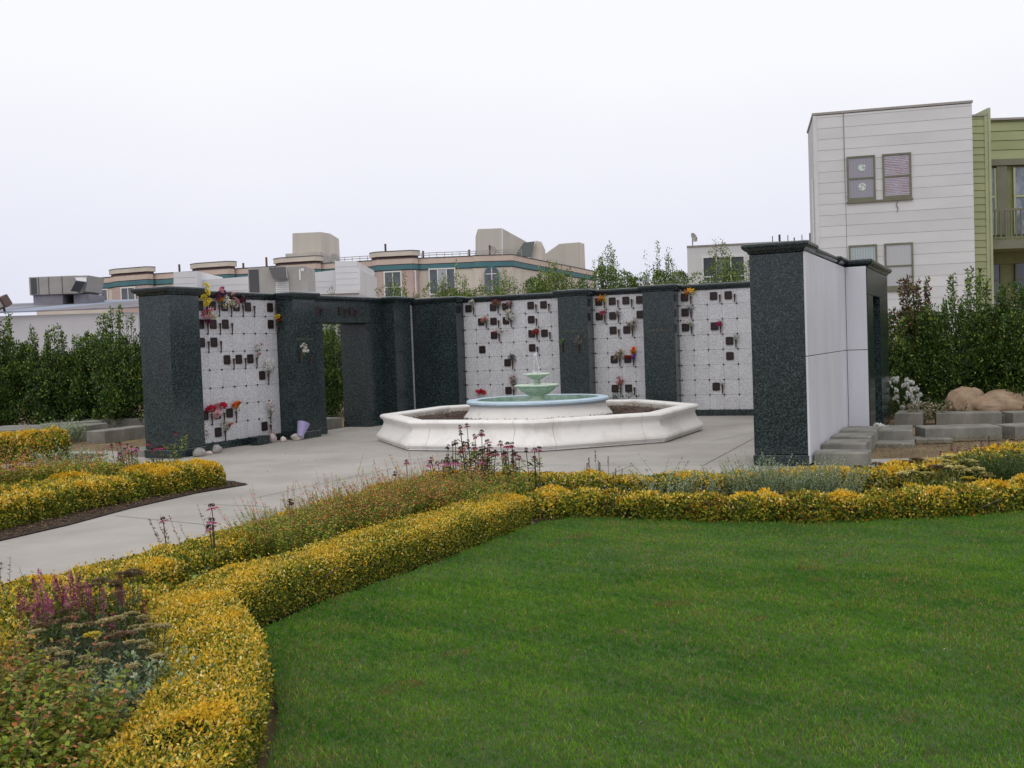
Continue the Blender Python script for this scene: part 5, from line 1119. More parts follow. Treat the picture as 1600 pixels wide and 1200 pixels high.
def spikes(label, pts, cx, cy, dy_, seed, kinds, size=1.0, grp='plants with purple flower spikes', lp=14, lc=(.07, .11, .02)):
    t = thing('hyssop_plant', label, 'flowers', (cx, cy, .012), 0, grp); r = random.Random(seed); mb = MB(); P, A = [], []
    for px, py in pts:
        Y = cy + r.uniform(-dy_, dy_); q = at(px, py, Y=Y); dx, dy, h = q.x - cx, Y - cy, max(.1, q.z - .012); L = .11 * size
        mb.tube([(dx * .6, dy * .6, 0), (dx * .9, dy * .9, h * .5), (dx, dy, h - L * .9)], [.003, .0025, .002], 4, False)
        o_ = link('flower_spike', SPK[r.choice(kinds)], t, (dx, dy, h - L), r.uniform(0, 6)); s3 = size * r.uniform(.8, 1.2); o_.scale = (s3, s3, s3)
        for k in range(lp): u = r.random() * .85; a = r.uniform(0, 6.28); P.append((dx * (.6 + .4 * u), dy * (.6 + .4 * u), (h - L) * u)); A.append((math.cos(a), math.sin(a), r.uniform(0, .8)))
    o_ = mb.build('stems', M_STEMG, t, fix=False); o_['kind'] = 'stuff'; rr_ = np.random.default_rng(seed); k = len(P)
    leaves('foliage', np.array(P), np.array(A), np.array([[0, 0, 1]] * k) + rr_.normal(0, .3, (k, 3)), .035 * rr_.uniform(.6, 1.3, k), .014, pick([lc, tuple(q * 1.6 for q in lc)], [1, 1], k, rr_), M_LEAF, t)
spikes('magenta flower spikes in the near left bed above the yarrow', [(62, 893), (85, 892), (108, 885), (122, 893), (134, 900), (52, 905), (58, 915), (70, 922), (88, 905), (95, 912), (104, 918), (112, 905), (118, 915), (125, 920), (140, 915), (30, 922), (38, 925), (60, 930), (66, 938), (75, 930), (72, 948), (80, 935), (100, 922), (98, 930), (117, 925), (138, 925), (185, 900), (187, 908), (189, 918), (160, 922), (225, 935), (28, 945), (52, 950), (160, 950), (175, 955), (145, 948)], -2.20, 5.15, .25, 1, [0, 1, 2], .95)
spikes('thin dark flower spikes left of the feathery grey plant', [(930, 706), (917, 724), (920, 720), (935, 720), (950, 713), (962, 734), (972, 732), (937, 726), (968, 742), (958, 740)], gp(940, 10.2), 10.2, .12, 2, [3], .9, lp=8)
spikes('dark red flower spikes along the right court hedge', [(1487, 695), (1497, 697), (1515, 700), (1525, 695), (1533, 688), (1545, 685), (1560, 700), (1585, 702), (1590, 708), (1510, 708), (1540, 705), (1500, 706), (1470, 712), (1570, 710)], gp(1530, 11.6), 11.6, .3, 3, [1, 3], 1.1, lp=16)
spikes('small purple spikes at the back of the left island', [(127, 705), (142, 714), (118, 709), (89, 712), (103, 718), (92, 722), (82, 717), (110, 722)], gp(105, 13.4), 13.4, .2, 4, [1, 3], 1.1, lp=12)

# yarrow
def yarrow_mesh(cols, seed):
    r = np.random.default_rng(seed); k = 170; a = r.uniform(0, 6.28, k); q = np.sqrt(r.random(k)) * .030 * (1 + .18 * np.sin(a * 5 + seed)); z = .008 - q * q * 4.5 + r.normal(0, .0012, k)
    P = np.stack([q * np.cos(a), q * np.sin(a), z], 1); A = np.stack([np.cos(a), np.sin(a), .3 + r.normal(0, .3, k)], 1)
    P2 = P[:60] - [0, 0, .008]
    o_ = leaves('flower_head', np.concatenate([P, P2]), np.concatenate([A, A[:60]]), np.concatenate([np.tile([0, 0, 1.], (k, 1)) + r.normal(0, .4, (k, 3)), np.tile([0, 0, 1.], (60, 1))]), .010, .009, np.concatenate([pick(cols, [1] * len(cols), k, r), np.tile([.10, .085, .04], (60, 1))]), M_PETAL); me = o_.data; bpy.data.objects.remove(o_); return me
YH = [yarrow_mesh([(.40, .34, .16), (.32, .26, .11), (.46, .42, .20)], 1), yarrow_mesh([(.24, .16, .09), (.18, .11, .06)], 2), yarrow_mesh([(.52, .40, .03), (.62, .50, .05)], 3), yarrow_mesh([(.66, .60, .24), (.55, .48, .18)], 4)]
def yarrow(label, pts, cx, cy, dy_, seed, size=1.0, lc=(.10, .14, .08), lp=40, grp='yarrow plants with flat flower heads', lf=.05):
    t = thing('yarrow_plant', label, 'flowers', (cx, cy, .012), 0, grp); r = random.Random(seed); mb = MB(); P, A = [], []
    for i, (px, py, kd) in enumerate(pts):
        Y = cy + dy_ * (1 - 2 * i / len(pts)) + r.uniform(-.05, .05); q = at(px, py, Y=Y); dx, dy, h = q.x - cx, Y - cy, max(.06, q.z - .012)
        mb.tube([(dx * .8, dy * .8, 0), (dx * .95, dy * .95, h * .6), (dx, dy, h - .006)], [.0028, .0024, .002], 4, False)
        for k in range(4): a = r.uniform(0, 6.28); mb.tube([(dx, dy, h - .035), (dx + .022 * math.cos(a) * size, dy + .022 * math.sin(a) * size, h - .006)], .001, 3, False)
        o_ = link('flower_head', YH[kd], t, (dx, dy, h), r.uniform(0, 6)); s3 = size * r.uniform(.75, 1.2); o_.scale = (s3, s3, s3); o_.rotation_euler.x = r.uniform(-.15, .15)
        for k in range(lp): u = r.random() ** 1.2 * .85; a = r.uniform(0, 6.28); w_ = .035 * (1 - u); P.append((dx * (.8 + .2 * u) + r.gauss(0, w_), dy * (.8 + .2 * u) + r.gauss(0, w_), h * u)); A.append((math.cos(a), math.sin(a), r.uniform(.2, 1.6)))
    o_ = mb.build('stems', M_STEMG, t, fix=False); o_['kind'] = 'stuff'; rr_ = np.random.default_rng(seed); k = len(P)
    leaves('foliage', np.array(P), np.array(A), rr_.normal(size=(k, 3)) + [0, 0, .5], lf * rr_.uniform(.5, 1.3, k), lf * .12, pick([lc, tuple(q * 1.7 for q in lc), tuple(q * .5 for q in lc)], [1, 1, 1], k, rr_), M_LEAF, t)
YP = [(208, 893, 1), (215, 898, 1), (203, 902, 1), (190, 898, 1), (155, 908, 1), (148, 915, 1), (135, 918, 1), (180, 912, 1), (180, 917, 1), (187, 928, 1), (132, 930, 1), (112, 945, 0), (98, 957, 1), (105, 955, 1), (120, 960, 0), (125, 963, 0), (152, 940, 1), (205, 960, 0), (222, 965, 0), (225, 971, 0), (85, 972, 1), (95, 972, 1), (110, 968, 1), (63, 978, 1), (112, 980, 0), (140, 975, 1), (137, 978, 0), (165, 972, 0), (182, 970, 0), (185, 967, 0), (213, 981, 0), (231, 979, 0), (248, 981, 0), (258, 979, 0), (218, 985, 0), (57, 989, 0), (145, 994, 2), (160, 993, 1), (173, 998, 1), (190, 992, 1), (200, 992, 1), (100, 1003, 1), (160, 1007, 0), (168, 1010, 1), (204, 1005, 0), (223, 1003, 0), (229, 1011, 0), (82, 1018, 0), (101, 1023, 0), (132, 1028, 0), (136, 1033, 0), (160, 1035, 0), (93, 1038, 0), (80, 1047, 0), (135, 1045, 0), (125, 1055, 0), (95, 1053, 0), (208, 1042, 0), (247, 1028, 0), (60, 1047, 2), (75, 1035, 1)]
yarrow('large yarrow with tan flat flower heads in the near left bed', YP, -2.0, 4.75, .55, 1, 1.0, (.09, .13, .075), 60)
YR = [(1340, 731, 1), (1392, 733, 1), (1403, 727, 1), (1417, 723, 1), (1430, 718, 1), (1437, 720, 1), (1452, 722, 3), (1462, 726, 3), (1437, 731, 3), (1481, 715, 3), (1440, 737, 1), (1455, 733, 1), (1475, 728, 3), (1490, 727, 3), (1500, 724, 3), (1512, 722, 3), (1520, 727, 3), (1515, 735, 3), (1507, 737, 3), (1528, 734, 3), (1538, 742, 3), (1545, 745, 3), (1478, 721, 3), (1465, 731, 1), (1450, 741, 3), (1425, 738, 3), (1410, 741, 3), (1512, 749, 2), (1527, 757, 2), (1516, 760, 2), (1532, 758, 2), (1370, 726, 1), (1490, 732, 3), (1500, 731, 3)]
cx_ = gp(1455, 10.2); yarrow('yellowish yarrow between the two hedges on the right', YR, cx_, 10.2, .45, 2, 2.0, (.30, .33, .10), 70, lf=.07)
r = np.random.default_rng(77)
def herb(name, label, x, y, rx, ry, h, n, lp, c, seed, leaf, wl=.4, lean=.5, up=.5, grp=None, cat='plant'):
    t = thing(name, label, cat, (x, y, .012), 0, grp); stems_plant(t, (0, 0, rx, ry), n, h, lean, np.random.default_rng(seed), leaf, lp, plain_col(c), M_STEMG, .0022, wleaf=wl, upl=up)
herb('green_plant', 'bright green fern-like clump at the right edge between the hedges', gp(1565, 10.3), 10.3, .45, .35, .34, 260, 40, (.06, .11, .02), 501, .035, .3)
herb('green_plant', 'broad-leaved green plant between the near hedges, beside the tall pink flowers', -2.08, 6.75, .32, .22, .22, 30, 9, (.07, .14, .02), 502, .10, .45, .8, .3)
herb('green_plant', 'green coneflower leaves at the foot of the clump before the fountain', gp(760, 10.3), 10.3, .55, .3, .24, 120, 16, (.10, .15, .03), 503, .07, .3, .6)
herb('green_plant', 'pale green leaves on the ground under the near yarrow', -1.75, 4.9, .3, .3, .16, 60, 16, (.09, .13, .06), 504, .06, .3, .7)
herb('wild_shoots', 'thin leafy weeds leaning over the path at the lower left', -3.0, 6.05, .5, .25, .46, 9, 26, (.12, .11, .03), 505, .03, .5, .25, .5)
herb('wild_shoots', 'thin reddish shoots over the path edge beside the pink flower', -2.35, 7.6, .3, .3, .46, 9, 26, (.20, .13, .05), 506, .028, .5, .25, .5)
herb('wild_shoots', 'leafy green stalks at the foot of the left pier', gp(275, 13.1), 13.1, .15, .1, .55, 4, 26, (.22, .26, .03), 507, .09, .2, .2, .4)

# ------------------------------------------------------------------ flowers in the vases and on the ground
BL = {}
def blossom(col, kind):
    key = (col, kind)
    if key in BL: return BL[key]
    r = np.random.default_rng(int(sum(col) * 1000) + len(kind)); P, A, Nn, L, W, c = [], [], [], [], [], []
    cc = np.array(col)
    if kind == 'rose':
        for ring, (n_, rad_, up, ln) in enumerate([(8, .25, .15, .95), (7, .18, .9, .8), (6, .1, 1.8, .7), (4, .04, 3, .6)]):
            for k in range(n_): a = 6.283 * k / n_ + ring; P.append((rad_ * math.cos(a), rad_ * math.sin(a), -.1)); A.append((math.cos(a), math.sin(a), up)); Nn.append((-math.cos(a) * up, -math.sin(a) * up, 1)); L.append(ln); W.append(.8); c.append(cc * r.uniform(.7, 1.25))
    elif kind == 'lily':
        for k in range(6): a = 6.283 * k / 6; P.append((0, 0, 0)); A.append((math.cos(a), math.sin(a), .45)); Nn.append((-math.cos(a) * .4, -math.sin(a) * .4, 1)); L.append(1.35); W.append(.5); c.append(cc * r.uniform(.75, 1.2))
        for k in range(5): a = r.uniform(0, 6.28); P.append((0, 0, 0)); A.append((math.cos(a) * .4, math.sin(a) * .4, 1)); Nn.append((1, 0, 0)); L.append(.6); W.append(.12); c.append(np.array((.6, .45, .1)))
    else:  # spray of tiny flowers
        for k in range(16):
            d_ = unit(r.normal(size=3) + [0, 0, .5]); p_ = d_ * r.uniform(.4, 1.2)
            for q_ in range(3): a = 6.283 * q_ / 3 + k; P.append(tuple(p_)); A.append((math.cos(a), math.sin(a), .5)); Nn.append((0, -.4, 1)); L.append(.34); W.append(.3); c.append(cc * r.uniform(.75, 1.15))
    o_ = leaves('blossom', np.array(P, float), np.array(A, float), np.array(Nn, float), np.array(L), np.array(W), np.array(c), M_PETAL); BL[key] = o_.data; bpy.data.objects.remove(o_); return BL[key]
YELL, PUR, MAG, PNK, ORG, RED_, WHT_, CRM, DRY_, LIL, CRI = (.75, .60, .05), (.14, .02, .09), (.55, .06, .22), (.72, .38, .42), (.80, .26, .02), (.55, .03, .02), (.78, .78, .76), (.62, .56, .36), (.22, .16, .10), (.45, .32, .52), (.62, .02, .07)
def bouquet(label, base, items, foliage=(.05, .09, .03), nf=26, seed=1, yaw=0, spread=.07, grp='flowers in the bronze wall vases', name='flower_bouquet', cat='flowers'):
    """items: (dx along the wall, dz, size, colour, kind); base = world mouth of the vase"""
    t = thing(name, label, cat, tuple(base), yaw, grp); r = random.Random(seed); mb = MB()
    for dx, dz, s_, col, kd in items:
        dy = r.uniform(-.05, .0); mb.tube([(0, 0, -.05), (dx * .4, dy * .5, dz * .5), (dx, dy, dz - s_ * .3)], .0022, 3, False)
        o_ = link('blossom', blossom(col, kd), t, (dx, dy - .01, dz), r.uniform(0, 6)); o_.scale = (s_ * 1.2,) * 3; o_.rotation_euler.x = rad(r.uniform(25, 75)); o_.rotation_euler.y = r.uniform(-.4, .4)
    mb.build('stalks', M_STEMG, t, fix=False)
    k = nf; rr_ = np.random.default_rng(seed); mxz = max([i[1] for i in items]) * .85; u = rr_.random(k)
    P = np.stack([rr_.normal(0, spread * .55, k) * (.3 + u), rr_.uniform(-.05, 0, k), mxz * u], 1); A = rr_.normal(size=(k, 3)) + [0, -.3, .9]
    if k: leaves('greenery', P, A, rr_.normal(size=(k, 3)), rr_.uniform(.03, .07, k), .014, pick([foliage, tuple(q * 1.8 for q in foliage)], [1, 1], k, rr_), M_LEAF, t)
def vp(wall, x0, c, r_): zc = Z0 + (7 - r_) * ROW + ROW * .5; return wall.wp(x0 + c * COL + .268, .355, zc + .025)
def B(label, wall, x0, c, r_, items, **k): bouquet(label, vp(wall, x0, c, r_), items, yaw=wall.ang, **k)
def ball_items(cols, n, w_, h_, s_, kinds, seed, z0=.05):
    r = random.Random(seed); return [(r.uniform(-w_, w_), z0 + r.uniform(0, h_), s_ * r.uniform(.8, 1.2), r.choice(cols), r.choice(kinds)) for _ in range(n)]
B('tall spray of yellow roses rising above the left wing cap', LW, .66, 1, 0, [(-.06, .03, .05, YELL, 'rose'), (-.10, .13, .055, YELL, 'rose'), (-.03, .22, .055, YELL, 'rose'), (-.01, .33, .055, YELL, 'rose'), (.0, .08, .04, YELL, 'rose')], nf=30, seed=1)
B('mixed purple, pink and orange bouquet over the cap of the left wing', LW, .66, 2, 0, [(.0, .10, .05, ORG, 'rose'), (.08, .10, .045, ORG, 'rose'), (-.04, .17, .055, PUR, 'rose'), (.04, .2, .055, PUR, 'rose'), (.06, .28, .05, MAG, 'rose'), (.0, .25, .045, PNK, 'rose'), (.12, .14, .04, WHT_, 'lily'), (-.1, .12, .05, PUR, 'spray'), (.16, .06, .05, WHT_, 'spray'), (.1, .23, .04, PUR, 'rose'), (.12, .0, .05, CRM, 'spray')], nf=40, seed=2, spread=.14)
B('pink and cream bouquet third from the left on the top row', LW, .66, 3, 0, [(.0, .2, .045, PNK, 'rose'), (.06, .12, .055, PNK, 'rose'), (.1, .07, .045, PNK, 'rose'), (-.06, .07, .05, CRM, 'spray'), (.03, .03, .05, CRM, 'spray'), (.1, .0, .045, WHT_, 'spray'), (-.1, .03, .04, CRM, 'spray')], nf=36, seed=3, spread=.12)
B('dark maroon dried flowers fourth on the top row of the left wing', LW, .66, 4, 0, ball_items([PUR, DRY_, (.1, .03, .03)], 9, .09, .12, .035, ['spray', 'rose'], 4), foliage=(.04, .035, .03), seed=4, spread=.12, nf=40)
B('big pink and magenta lilies with yellow, second row of the left wing', LW, .66, 1, 1, [(-.08, .16, .06, MAG, 'lily'), (.0, .2, .06, MAG, 'lily'), (.08, .17, .06, YELL, 'lily'), (-.03, .1, .055, PNK, 'lily'), (.05, .1, .06, CRM, 'lily'), (.0, .03, .05, PUR, 'lily'), (.1, .08, .05, YELL, 'lily'), (-.12, .1, .05, PNK, 'lily'), (-.05, .03, .05, PUR, 'rose'), (.04, .22, .045, PNK, 'lily')], nf=30, seed=5, spread=.12)
B('yellow and red roses beside the second pier of the left wing', LW, .66, 7, 1, [(.0, .13, .05, YELL, 'rose'), (.06, .12, .045, RED_, 'rose'), (.02, .07, .035, RED_, 'rose'), (.07, .03, .04, CRI, 'rose')], seed=6, nf=14)
B('white flowers with one red bloom on the fourth row of the left wing', LW, .66, 5, 3, [(.07, .24, .035, RED_, 'rose'), (.04, .2, .04, WHT_, 'lily'), (.12, .22, .04, WHT_, 'lily'), (-.01, .16, .035, WHT_, 'spray'), (.05, .07, .03, PNK, 'rose')], seed=7, nf=22)
B('airy white baby\'s breath on the fifth row of the left wing', LW, .66, 6, 4, ball_items([WHT_], 12, .12, .2, .05, ['spray'], 8), seed=8, nf=30, spread=.12)
B('two crimson carnations with pale pink roses low on the left wing', LW, .66, 1, 6, [(-.06, .09, .09, CRI, 'rose'), (.06, .0, .07, PNK, 'rose'), (.1, .15, .055, PNK, 'rose'), (.0, .0, .03, CRM, 'spray')], seed=9, nf=12)
B('small crimson bloom on the second low vase of the left wing', LW, .66, 2, 6, [(-.06, .13, .065, CRI, 'rose'), (-.12, .08, .045, PNK, 'rose')], seed=10, nf=8)
B('bright orange red blooms on the third low vase of the left wing', LW, .66, 3, 6, [(-.01, .12, .07, ORG, 'rose'), (.04, .13, .06, RED_, 'rose'), (-.05, .13, .055, (.7, .1, .02), 'rose')], seed=11, nf=10)
B('pink and white mixed flowers on the bottom row of the left wing', LW, .66, 2, 7, [(.1, .09, .055, MAG, 'rose'), (.0, .16, .045, WHT_, 'spray'), (.05, .12, .04, WHT_, 'spray'), (-.06, .09, .04, CRM, 'spray'), (.12, .11, .03, (.8, .4, .1), 'rose')], seed=12, nf=46, spread=.1)
B('tall pale pink orchid sprays at the bottom right of the left wing', LW, .66, 6, 7, ball_items([(.6, .5, .55), WHT_, PNK], 10, .07, .36, .04, ['spray', 'lily'], 13, .06), seed=13, nf=12)
B('yellow and maroon sprig in the corner beside the dark pier', LW, 7.08, 0, 5, [(.0, .12, .04, YELL, 'lily'), (-.05, .06, .04, CRI, 'rose'), (.03, .2, .035, YELL, 'spray')], seed=14, nf=16)
B('orange red flowers low in the corner beside the dark pier', LW, 7.08, 0, 6, [(.0, .04, .07, (.7, .12, .02), 'rose'), (.08, .0, .06, ORG, 'rose'), (-.06, .03, .05, RED_, 'rose')], seed=15, nf=12)
bouquet('white rosebuds on the inscribed pier left of the doorway', LW.wp(3.22, -.05, 1.57), [(-.06, .16, .03, WHT_, 'rose'), (.0, .2, .03, WHT_, 'rose'), (.02, .13, .032, WHT_, 'rose'), (.07, .14, .03, WHT_, 'rose'), (.0, .08, .03, WHT_, 'rose'), (.08, .07, .03, WHT_, 'rose'), (.05, .18, .025, CRM, 'rose')], yaw=ANG_L, seed=16, nf=40, foliage=(.10, .15, .04))
x0 = .66
B('white blooms poking above the top left niche of the back wall', BW, x0, 0, 0, [(-.07, .13, .04, WHT_, 'rose'), (.0, .15, .045, WHT_, 'rose'), (.03, .1, .035, CRM, 'rose')], seed=17, nf=26, foliage=(.06, .10, .09))
B('dried brown bouquet on the top row of the back wall', BW, x0, 2, 0, ball_items([(.25, .09, .06), DRY_, (.5, .32, .28)], 12, .1, .15, .045, ['spray', 'rose'], 18, .0), foliage=(.10, .05, .04), seed=18, nf=40, spread=.14)
B('dusty pink faded flowers on the top row of the back wall', BW, x0, 3, 0, ball_items([(.38, .22, .22), (.3, .18, .17)], 7, .07, .08, .04, ['spray', 'rose'], 19, .02), foliage=(.10, .07, .05), seed=19, nf=20)
B('pink roses on the second row of the back wall', BW, x0, 1, 1, [(-.08, .03, .045, (.7, .25, .22), 'rose'), (-.02, .05, .045, (.7, .3, .25), 'rose'), (.04, .03, .04, PNK, 'rose'), (-.04, -.01, .035, CRM, 'spray'), (.0, .1, .03, YELL, 'spray')], seed=20, nf=20)
B('large bunch of white flowers on the second row of the back wall', BW, x0, 3, 1, ball_items([WHT_, WHT_, CRM], 18, .1, .2, .032, ['rose', 'spray'], 21, .0), seed=21, nf=34, spread=.13)
B('reddish leaves and flowers on the third row of the back wall', BW, x0, 2, 2, [(-.12, .05, .03, RED_, 'spray'), (-.03, .06, .04, (.5, .3, .3), 'spray'), (.05, .08, .03, CRM, 'spray')], foliage=(.10, .06, .03), seed=22, nf=40, spread=.16)
B('red roses with white sprays on the third row of the back wall', BW, x0, 5, 2, [(-.05, .03, .05, CRI, 'rose'), (.02, .05, .05, CRI, 'rose'), (.0, -.0, .045, RED_, 'rose'), (-.06, .1, .04, WHT_, 'spray'), (.04, .1, .04, WHT_, 'spray')], seed=23, nf=26)
B('dried grey flowers beside the centre plaque of the back wall', BW, x0, 3, 4, ball_items([(.18, .16, .17), (.10, .09, .10)], 10, .07, .15, .035, ['spray'], 24, .0), foliage=(.05, .05, .05), seed=24, nf=36)
B('pale grey pink flowers above the low plaque left of the fountain bowls', BW, x0, 3, 6, ball_items([(.5, .42, .40), WHT_, (.4, .36, .36)], 10, .09, .26, .045, ['rose', 'spray'], 25, .04), foliage=(.12, .12, .10), seed=25, nf=26)
B('bright red bow-like flowers low on the back wall left of the pool', BW, x0, 0, 6, [(.05, -.03, .06, CRI, 'rose'), (.12, -.02, .06, CRI, 'rose'), (.18, -.04, .055, RED_, 'rose')], seed=26, nf=6)
x0 = 3.72
B('orange and yellow lily at the top of the middle niche panel', BW, x0, 0, 0, [(-.05, .05, .07, ORG, 'lily'), (.03, .07, .065, (.8, .45, .03), 'lily'), (.0, .02, .05, YELL, 'lily'), (-.1, .03, .04, ORG, 'lily')], seed=27, nf=8)
B('rose pink flowers on the second row of the middle panel', BW, x0, 0, 1, [(-.05, .06, .045, (.5, .12, .18), 'rose'), (.02, .07, .045, (.5, .15, .2), 'rose'), (.03, .02, .03, CRM, 'spray')], seed=28, nf=16)
B('small white pink roses on the second row of the middle panel', BW, x0, 1, 1, [(-.06, .07, .04, WHT_, 'rose'), (.0, .05, .04, PNK, 'rose'), (.05, .06, .04, WHT_, 'rose'), (.02, .01, .03, WHT_, 'rose')], seed=29, nf=10)
B('withered twig wreath on the third row of the middle panel', BW, x0, 2, 2, ball_items([DRY_, (.3, .2, .18)], 8, .08, .2, .04, ['spray'], 30, .0), foliage=(.08, .07, .05), seed=30, nf=46, spread=.14)
B('dried cream flowers on the fifth row of the middle panel', BW, x0, 1, 4, ball_items([(.5, .42, .28), (.3, .2, .12)], 14, .09, .2, .032, ['spray', 'rose'], 31, .0), foliage=(.12, .08, .05), seed=31, nf=30, spread=.12)
B('red, orange and purple blooms on the fifth row of the middle panel', BW, x0, 2, 4, [(-.13, .03, .065, (.5, .03, .02), 'rose'), (-.06, .03, .05, RED_, 'rose'), (.0, .14, .05, ORG, 'rose'), (.02, .2, .045, (.85, .2, .05), 'rose'), (.04, .04, .055, (.22, .08, .45), 'rose'), (.0, .0, .04, (.3, .15, .5), 'rose')], seed=32, nf=18)
B('coral pink sprays on the low row of the middle panel', BW, x0, 1, 6, ball_items([(.6, .2, .18), (.5, .15, .15)], 8, .06, .2, .04, ['spray'], 33, .02), foliage=(.12, .08, .04), seed=33, nf=16)
x0 = 5.58
B('orange and yellow lilies at the top of the right niche panel', BW, x0, 0, 0, [(-.05, .08, .07, ORG, 'lily'), (.05, .09, .065, YELL, 'lily'), (.0, .11, .06, (.8, .4, .03), 'lily')], seed=34, nf=8)
B('dark green sprig on the second row of the right panel', BW, x0, 0, 1, [(.0, .1, .03, (.1, .16, .15), 'spray'), (-.03, .05, .03, (.08, .14, .12), 'spray')], foliage=(.03, .06, .05), seed=35, nf=34)
B('white blooms with green leaves on the third row of the right panel', BW, x0, 0, 2, [(-.08, .1, .035, WHT_, 'rose'), (-.04, .06, .04, CRM, 'rose'), (.0, .02, .03, WHT_, 'spray')], seed=36, nf=22, foliage=(.08, .12, .05))
B('magenta and white flowers on the third row of the right panel', BW, x0, 2, 2, [(-.04, .03, .045, (.35, .03, .12), 'rose'), (.0, .09, .04, WHT_, 'rose'), (.0, .04, .04, MAG, 'rose')], seed=37, nf=8)
B('small green white sprig on the fourth row beside the right pier', BW, x0, 3, 3, [(-.03, .1, .03, WHT_, 'rose'), (.02, .04, .03, (.3, .5, .2), 'spray')], seed=38, nf=24, foliage=(.06, .13, .05))
B('dried green tuft on the low row of the right panel', BW, x0, 2, 6, [(.0, .05, .035, (.35, .35, .2), 'spray'), (.02, .02, .03, WHT_, 'spray')], seed=39, nf=20, foliage=(.08, .08, .03))
bouquet('small yellow-green sprig on the granite pier, left vase', BW.wp(3.14, -.05, 1.58), [(-.03, .08, .035, (.35, .45, .1), 'lily'), (.04, .1, .035, (.3, .4, .1), 'lily')], yaw=ANG_B, seed=40, nf=20, foliage=(.14, .2, .05))
bouquet('bare dried twigs on the granite pier, right vase', BW.wp(3.50, -.05, 1.56), ball_items([(.3, .25, .22)], 6, .09, .16, .03, ['spray'], 41, .04), yaw=ANG_B, seed=41, nf=26, foliage=(.16, .13, .11), spread=.16)
# on the ground
q = LW.wp(.80, .22, .05); bouquet('white flowers in green wrapping at the foot of the left pier', q, [(-.05, .36, .05, WHT_, 'rose'), (.03, .4, .055, WHT_, 'rose'), (.1, .3, .04, CRM, 'rose'), (.0, .3, .04, (.3, .3, .6), 'spray'), (.1, .24, .035, (.6, .45, .35), 'rose')], yaw=ANG_L, seed=50, nf=70, foliage=(.03, .10, .06), grp='flowers standing on the pavement', spread=.12)
q = BW.wp(5.62, .10, .02); 
q = BW.wp(3.95, .05, .0); bouquet('red and white flowers on the pavement right of the pool', q, ball_items([RED_, WHT_, PNK], 14, .2, .10, .05, ['rose'], 51, .30), yaw=ANG_B, seed=51, nf=60, foliage=(.05, .12, .05), grp='flowers standing on the pavement', spread=.2)
q = BW.wp(4.35, .1, .0); herb('potted_fern', 'dark green leafy plant on the pavement behind the pool, below the coral flowers', q.x, q.y, .16, .1, .55, 22, 22, (.04, .09, .05), 520, .09, .25, .5)
M_ROCK = mat('grey_white_stone', (.22, .21, .20), (.42, .40, .39), 9, .9, bump=.5)
M_PALE = mat('pinkish_white_shell', (.50, .42, .38), (.68, .60, .56), 12, .7)
def rock(label, wall, x, y, sx_, sy_, sz_, seed, m, name='stone', cat='stone', grp='small stones against the left wing'):
    mb = MB(); mb.ball((0, 0, 0), 1, 16); V = np.array(mb.v); V = V * (1 + .22 * lump(V, 1.8, seed) + .08 * lump(V, 5, seed))[:, None] * [sx_, sy_, sz_]; V[:, 2] = np.maximum(V[:, 2] + sz_ * .55, 0); mb.v = [tuple(v) for v in V]
    o_ = mb.build(name, m, None, True); q_ = wall.wp(x, y); o_.location = (q_.x, q_.y, .002); o_.rotation_euler.z = seed; tag(o_, label, cat, grp)
rock('larger grey stone at the foot of the left pier', LW, .36, -.16, .12, .09, .085, 1, M_ROCK); rock('small pale stone between the two grey stones', LW, .60, -.12, .05, .05, .04, 2, M_PALE)
rock('upright grey stone at the pier corner below the white flowers', LW, .82, -.10, .08, .07, .09, 3, M_ROCK); rock('white shell-like stone beside the lavender vase', LW, 3.02, .0, .13, .10, .08, 4, M_PALE); rock('pinkish stone left of the lavender vase', LW, 2.72, .08, .07, .06, .06, 5, M_PALE)
t = thing('planter_box', 'small dark planter box on the pavement below the left wing', 'planter', tuple(LW.wp(2.18, .16)), ANG_L)
MB().loft([(-.16, -.09), (.16, -.09), (.16, .09), (-.16, .09)], [(-.02, .0), (0, .02), (.01, .14), (.02, .15), (-.01, .15), (-.02, .10)]).build('box', G_DARK, t)
t = thing('glass_jar', 'clear round glass jar with faded pink flowers below the left wing', 'jar', tuple(LW.wp(2.50, .15)), ANG_L)
M_JAR = mat('pinkish_glass', (.32, .24, .24), (.5, .42, .42), 14, .08, spec=.8)
MB().lathe([(0, 0), (.05, .0), (.085, .05), (.09, .09), (.06, .15), (.055, .18), (.05, .18), (.05, .15)], 20).build('jar_body', M_JAR, t, True)
r9 = np.random.default_rng(9); leaves('dried_petals', np.stack([r9.normal(0, .04, 60), r9.normal(0, .04, 60), .14 + r9.random(60) * .1], 1), r9.normal(size=(60, 3)) + [0, 0, .6], r9.normal(size=(60, 3)), .035, .014, pick([(.5, .4, .36), (.35, .2, .2)], [1, 1], 60, r9), M_PETAL, t, True)
t = thing('flower_vase', 'lavender plastic cone vase leaning against the second pier', 'vase', tuple(LW.wp(2.98, -.10, .07)), ANG_L)
o_ = MB().lathe([(0, 0), (.055, 0), (.06, .02), (.115, .26), (.12, .27), (.112, .27), (.05, .03), (0, .03)], 24).build('vase_body', mat('lavender_plastic', (.34, .30, .56), (.42, .38, .62), 6, .35), t, True); o_.rotation_euler = (rad(0), rad(28), 0)
t = thing('grave_candle', 'red candle on a white dish at the right end of the back wall', 'candle', (at(1174, 648, z=0).x, at(1174, 648, z=0).y - .05, 0))
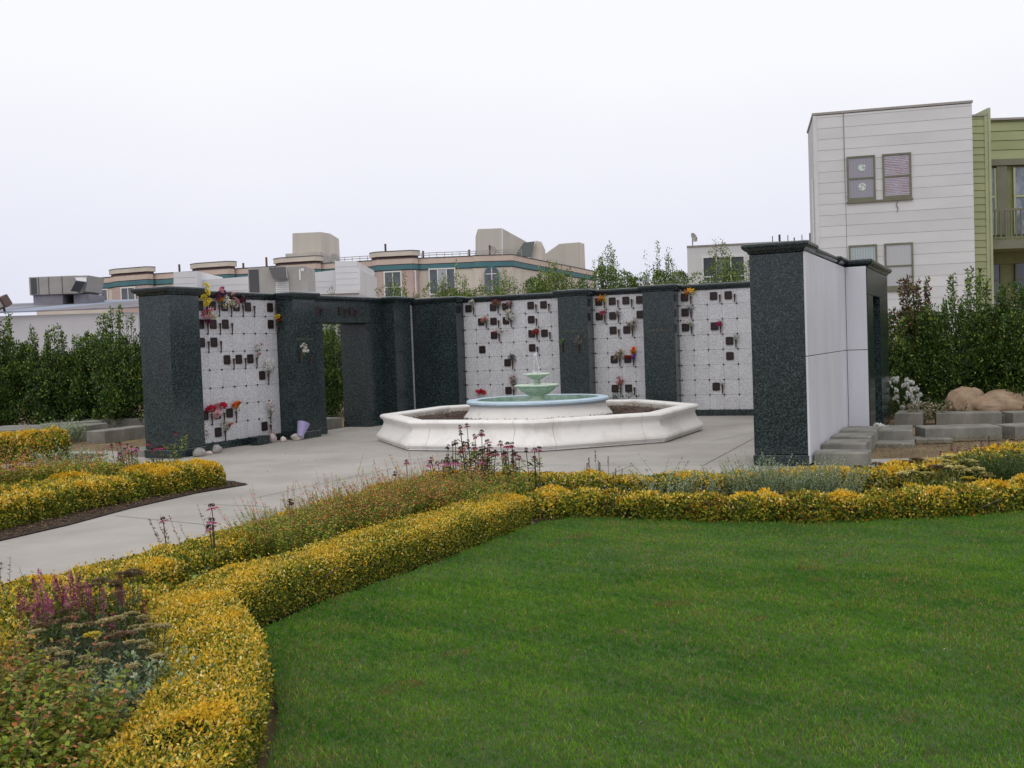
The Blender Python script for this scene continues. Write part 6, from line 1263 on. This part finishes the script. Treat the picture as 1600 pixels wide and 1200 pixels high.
MB().lathe([(0, 0), (.12, 0), (.14, .02), (.0, .012)], 20).build('dish', M_WFR, t); MB().lathe([(0, .015), (.06, .015), (.065, .05), (.065, .15), (.045, .17), (0, .165)], 16).build('candle_glass', mat('red_glass', (.50, .01, .02), rough=.15), t, True)
q = RW.wp(3.65, 1.15, 0); bouquet('small white flowers at the foot of the projecting door block', q, ball_items([WHT_], 9, .1, .06, .05, ['rose'], 55, .14), seed=55, nf=50, foliage=(.04, .09, .03), grp='flowers standing on the pavement', spread=.12)
# white flowering bush and pinkish plant
q = g(1411, 652); t = thing('flowering_bush', 'bush covered in white flowers beside the outer doorway', 'bush', (q[0], q[1] + .2, 0))
r9 = np.random.default_rng(90); k = 1500; d9 = unit(r9.normal(size=(k, 3)) + [0, 0, .4]); P = d9 * [.38, .28, .36] * r9.uniform(.6, 1, (k, 1)) + [0, 0, .30]; P[:, 2] = np.maximum(P[:, 2], .02)
leaves('foliage', P, d9 + r9.normal(0, .4, (k, 3)) + [0, 0, .4], r9.normal(size=(k, 3)), .05, .022, pick([(.04, .08, .02), (.09, .15, .03)], [1, 1], k, r9), M_LEAF, t)
for i in range(60):
    d1 = unit(r9.normal(size=3) + [0, -.6, .5]); p1 = d1 * [.40, .30, .36] + [0, 0, .36]; o_ = link('blossom', blossom(WHT_, 'rose'), t, tuple(p1), float(r9.uniform(0, 6))); o_.scale = (.05,) * 3; o_.rotation_euler.x = rad(60)
q = g(1455, 661); herb('leafy_plant', 'pinkish cream rosette plant in front of the rear curb', q[0], q[1] + .15, .22, .15, .34, 40, 16, (.34, .30, .20), 530, .08, .3, .8)
q = g(1475, 655); herb('leafy_plant', 'low green plants between the white bush and the sacks', q[0] + .3, q[1] + .6, .6, .3, .25, 90, 18, (.05, .09, .02), 531, .06, .3, .5)
q = g(1500, 650); herb('leafy_plant', 'dark green tuft left of the burlap sacks', q[0] - .15, q[1] + .3, .2, .12, .22, 60, 20, (.03, .06, .02), 532, .06, .3, .5)
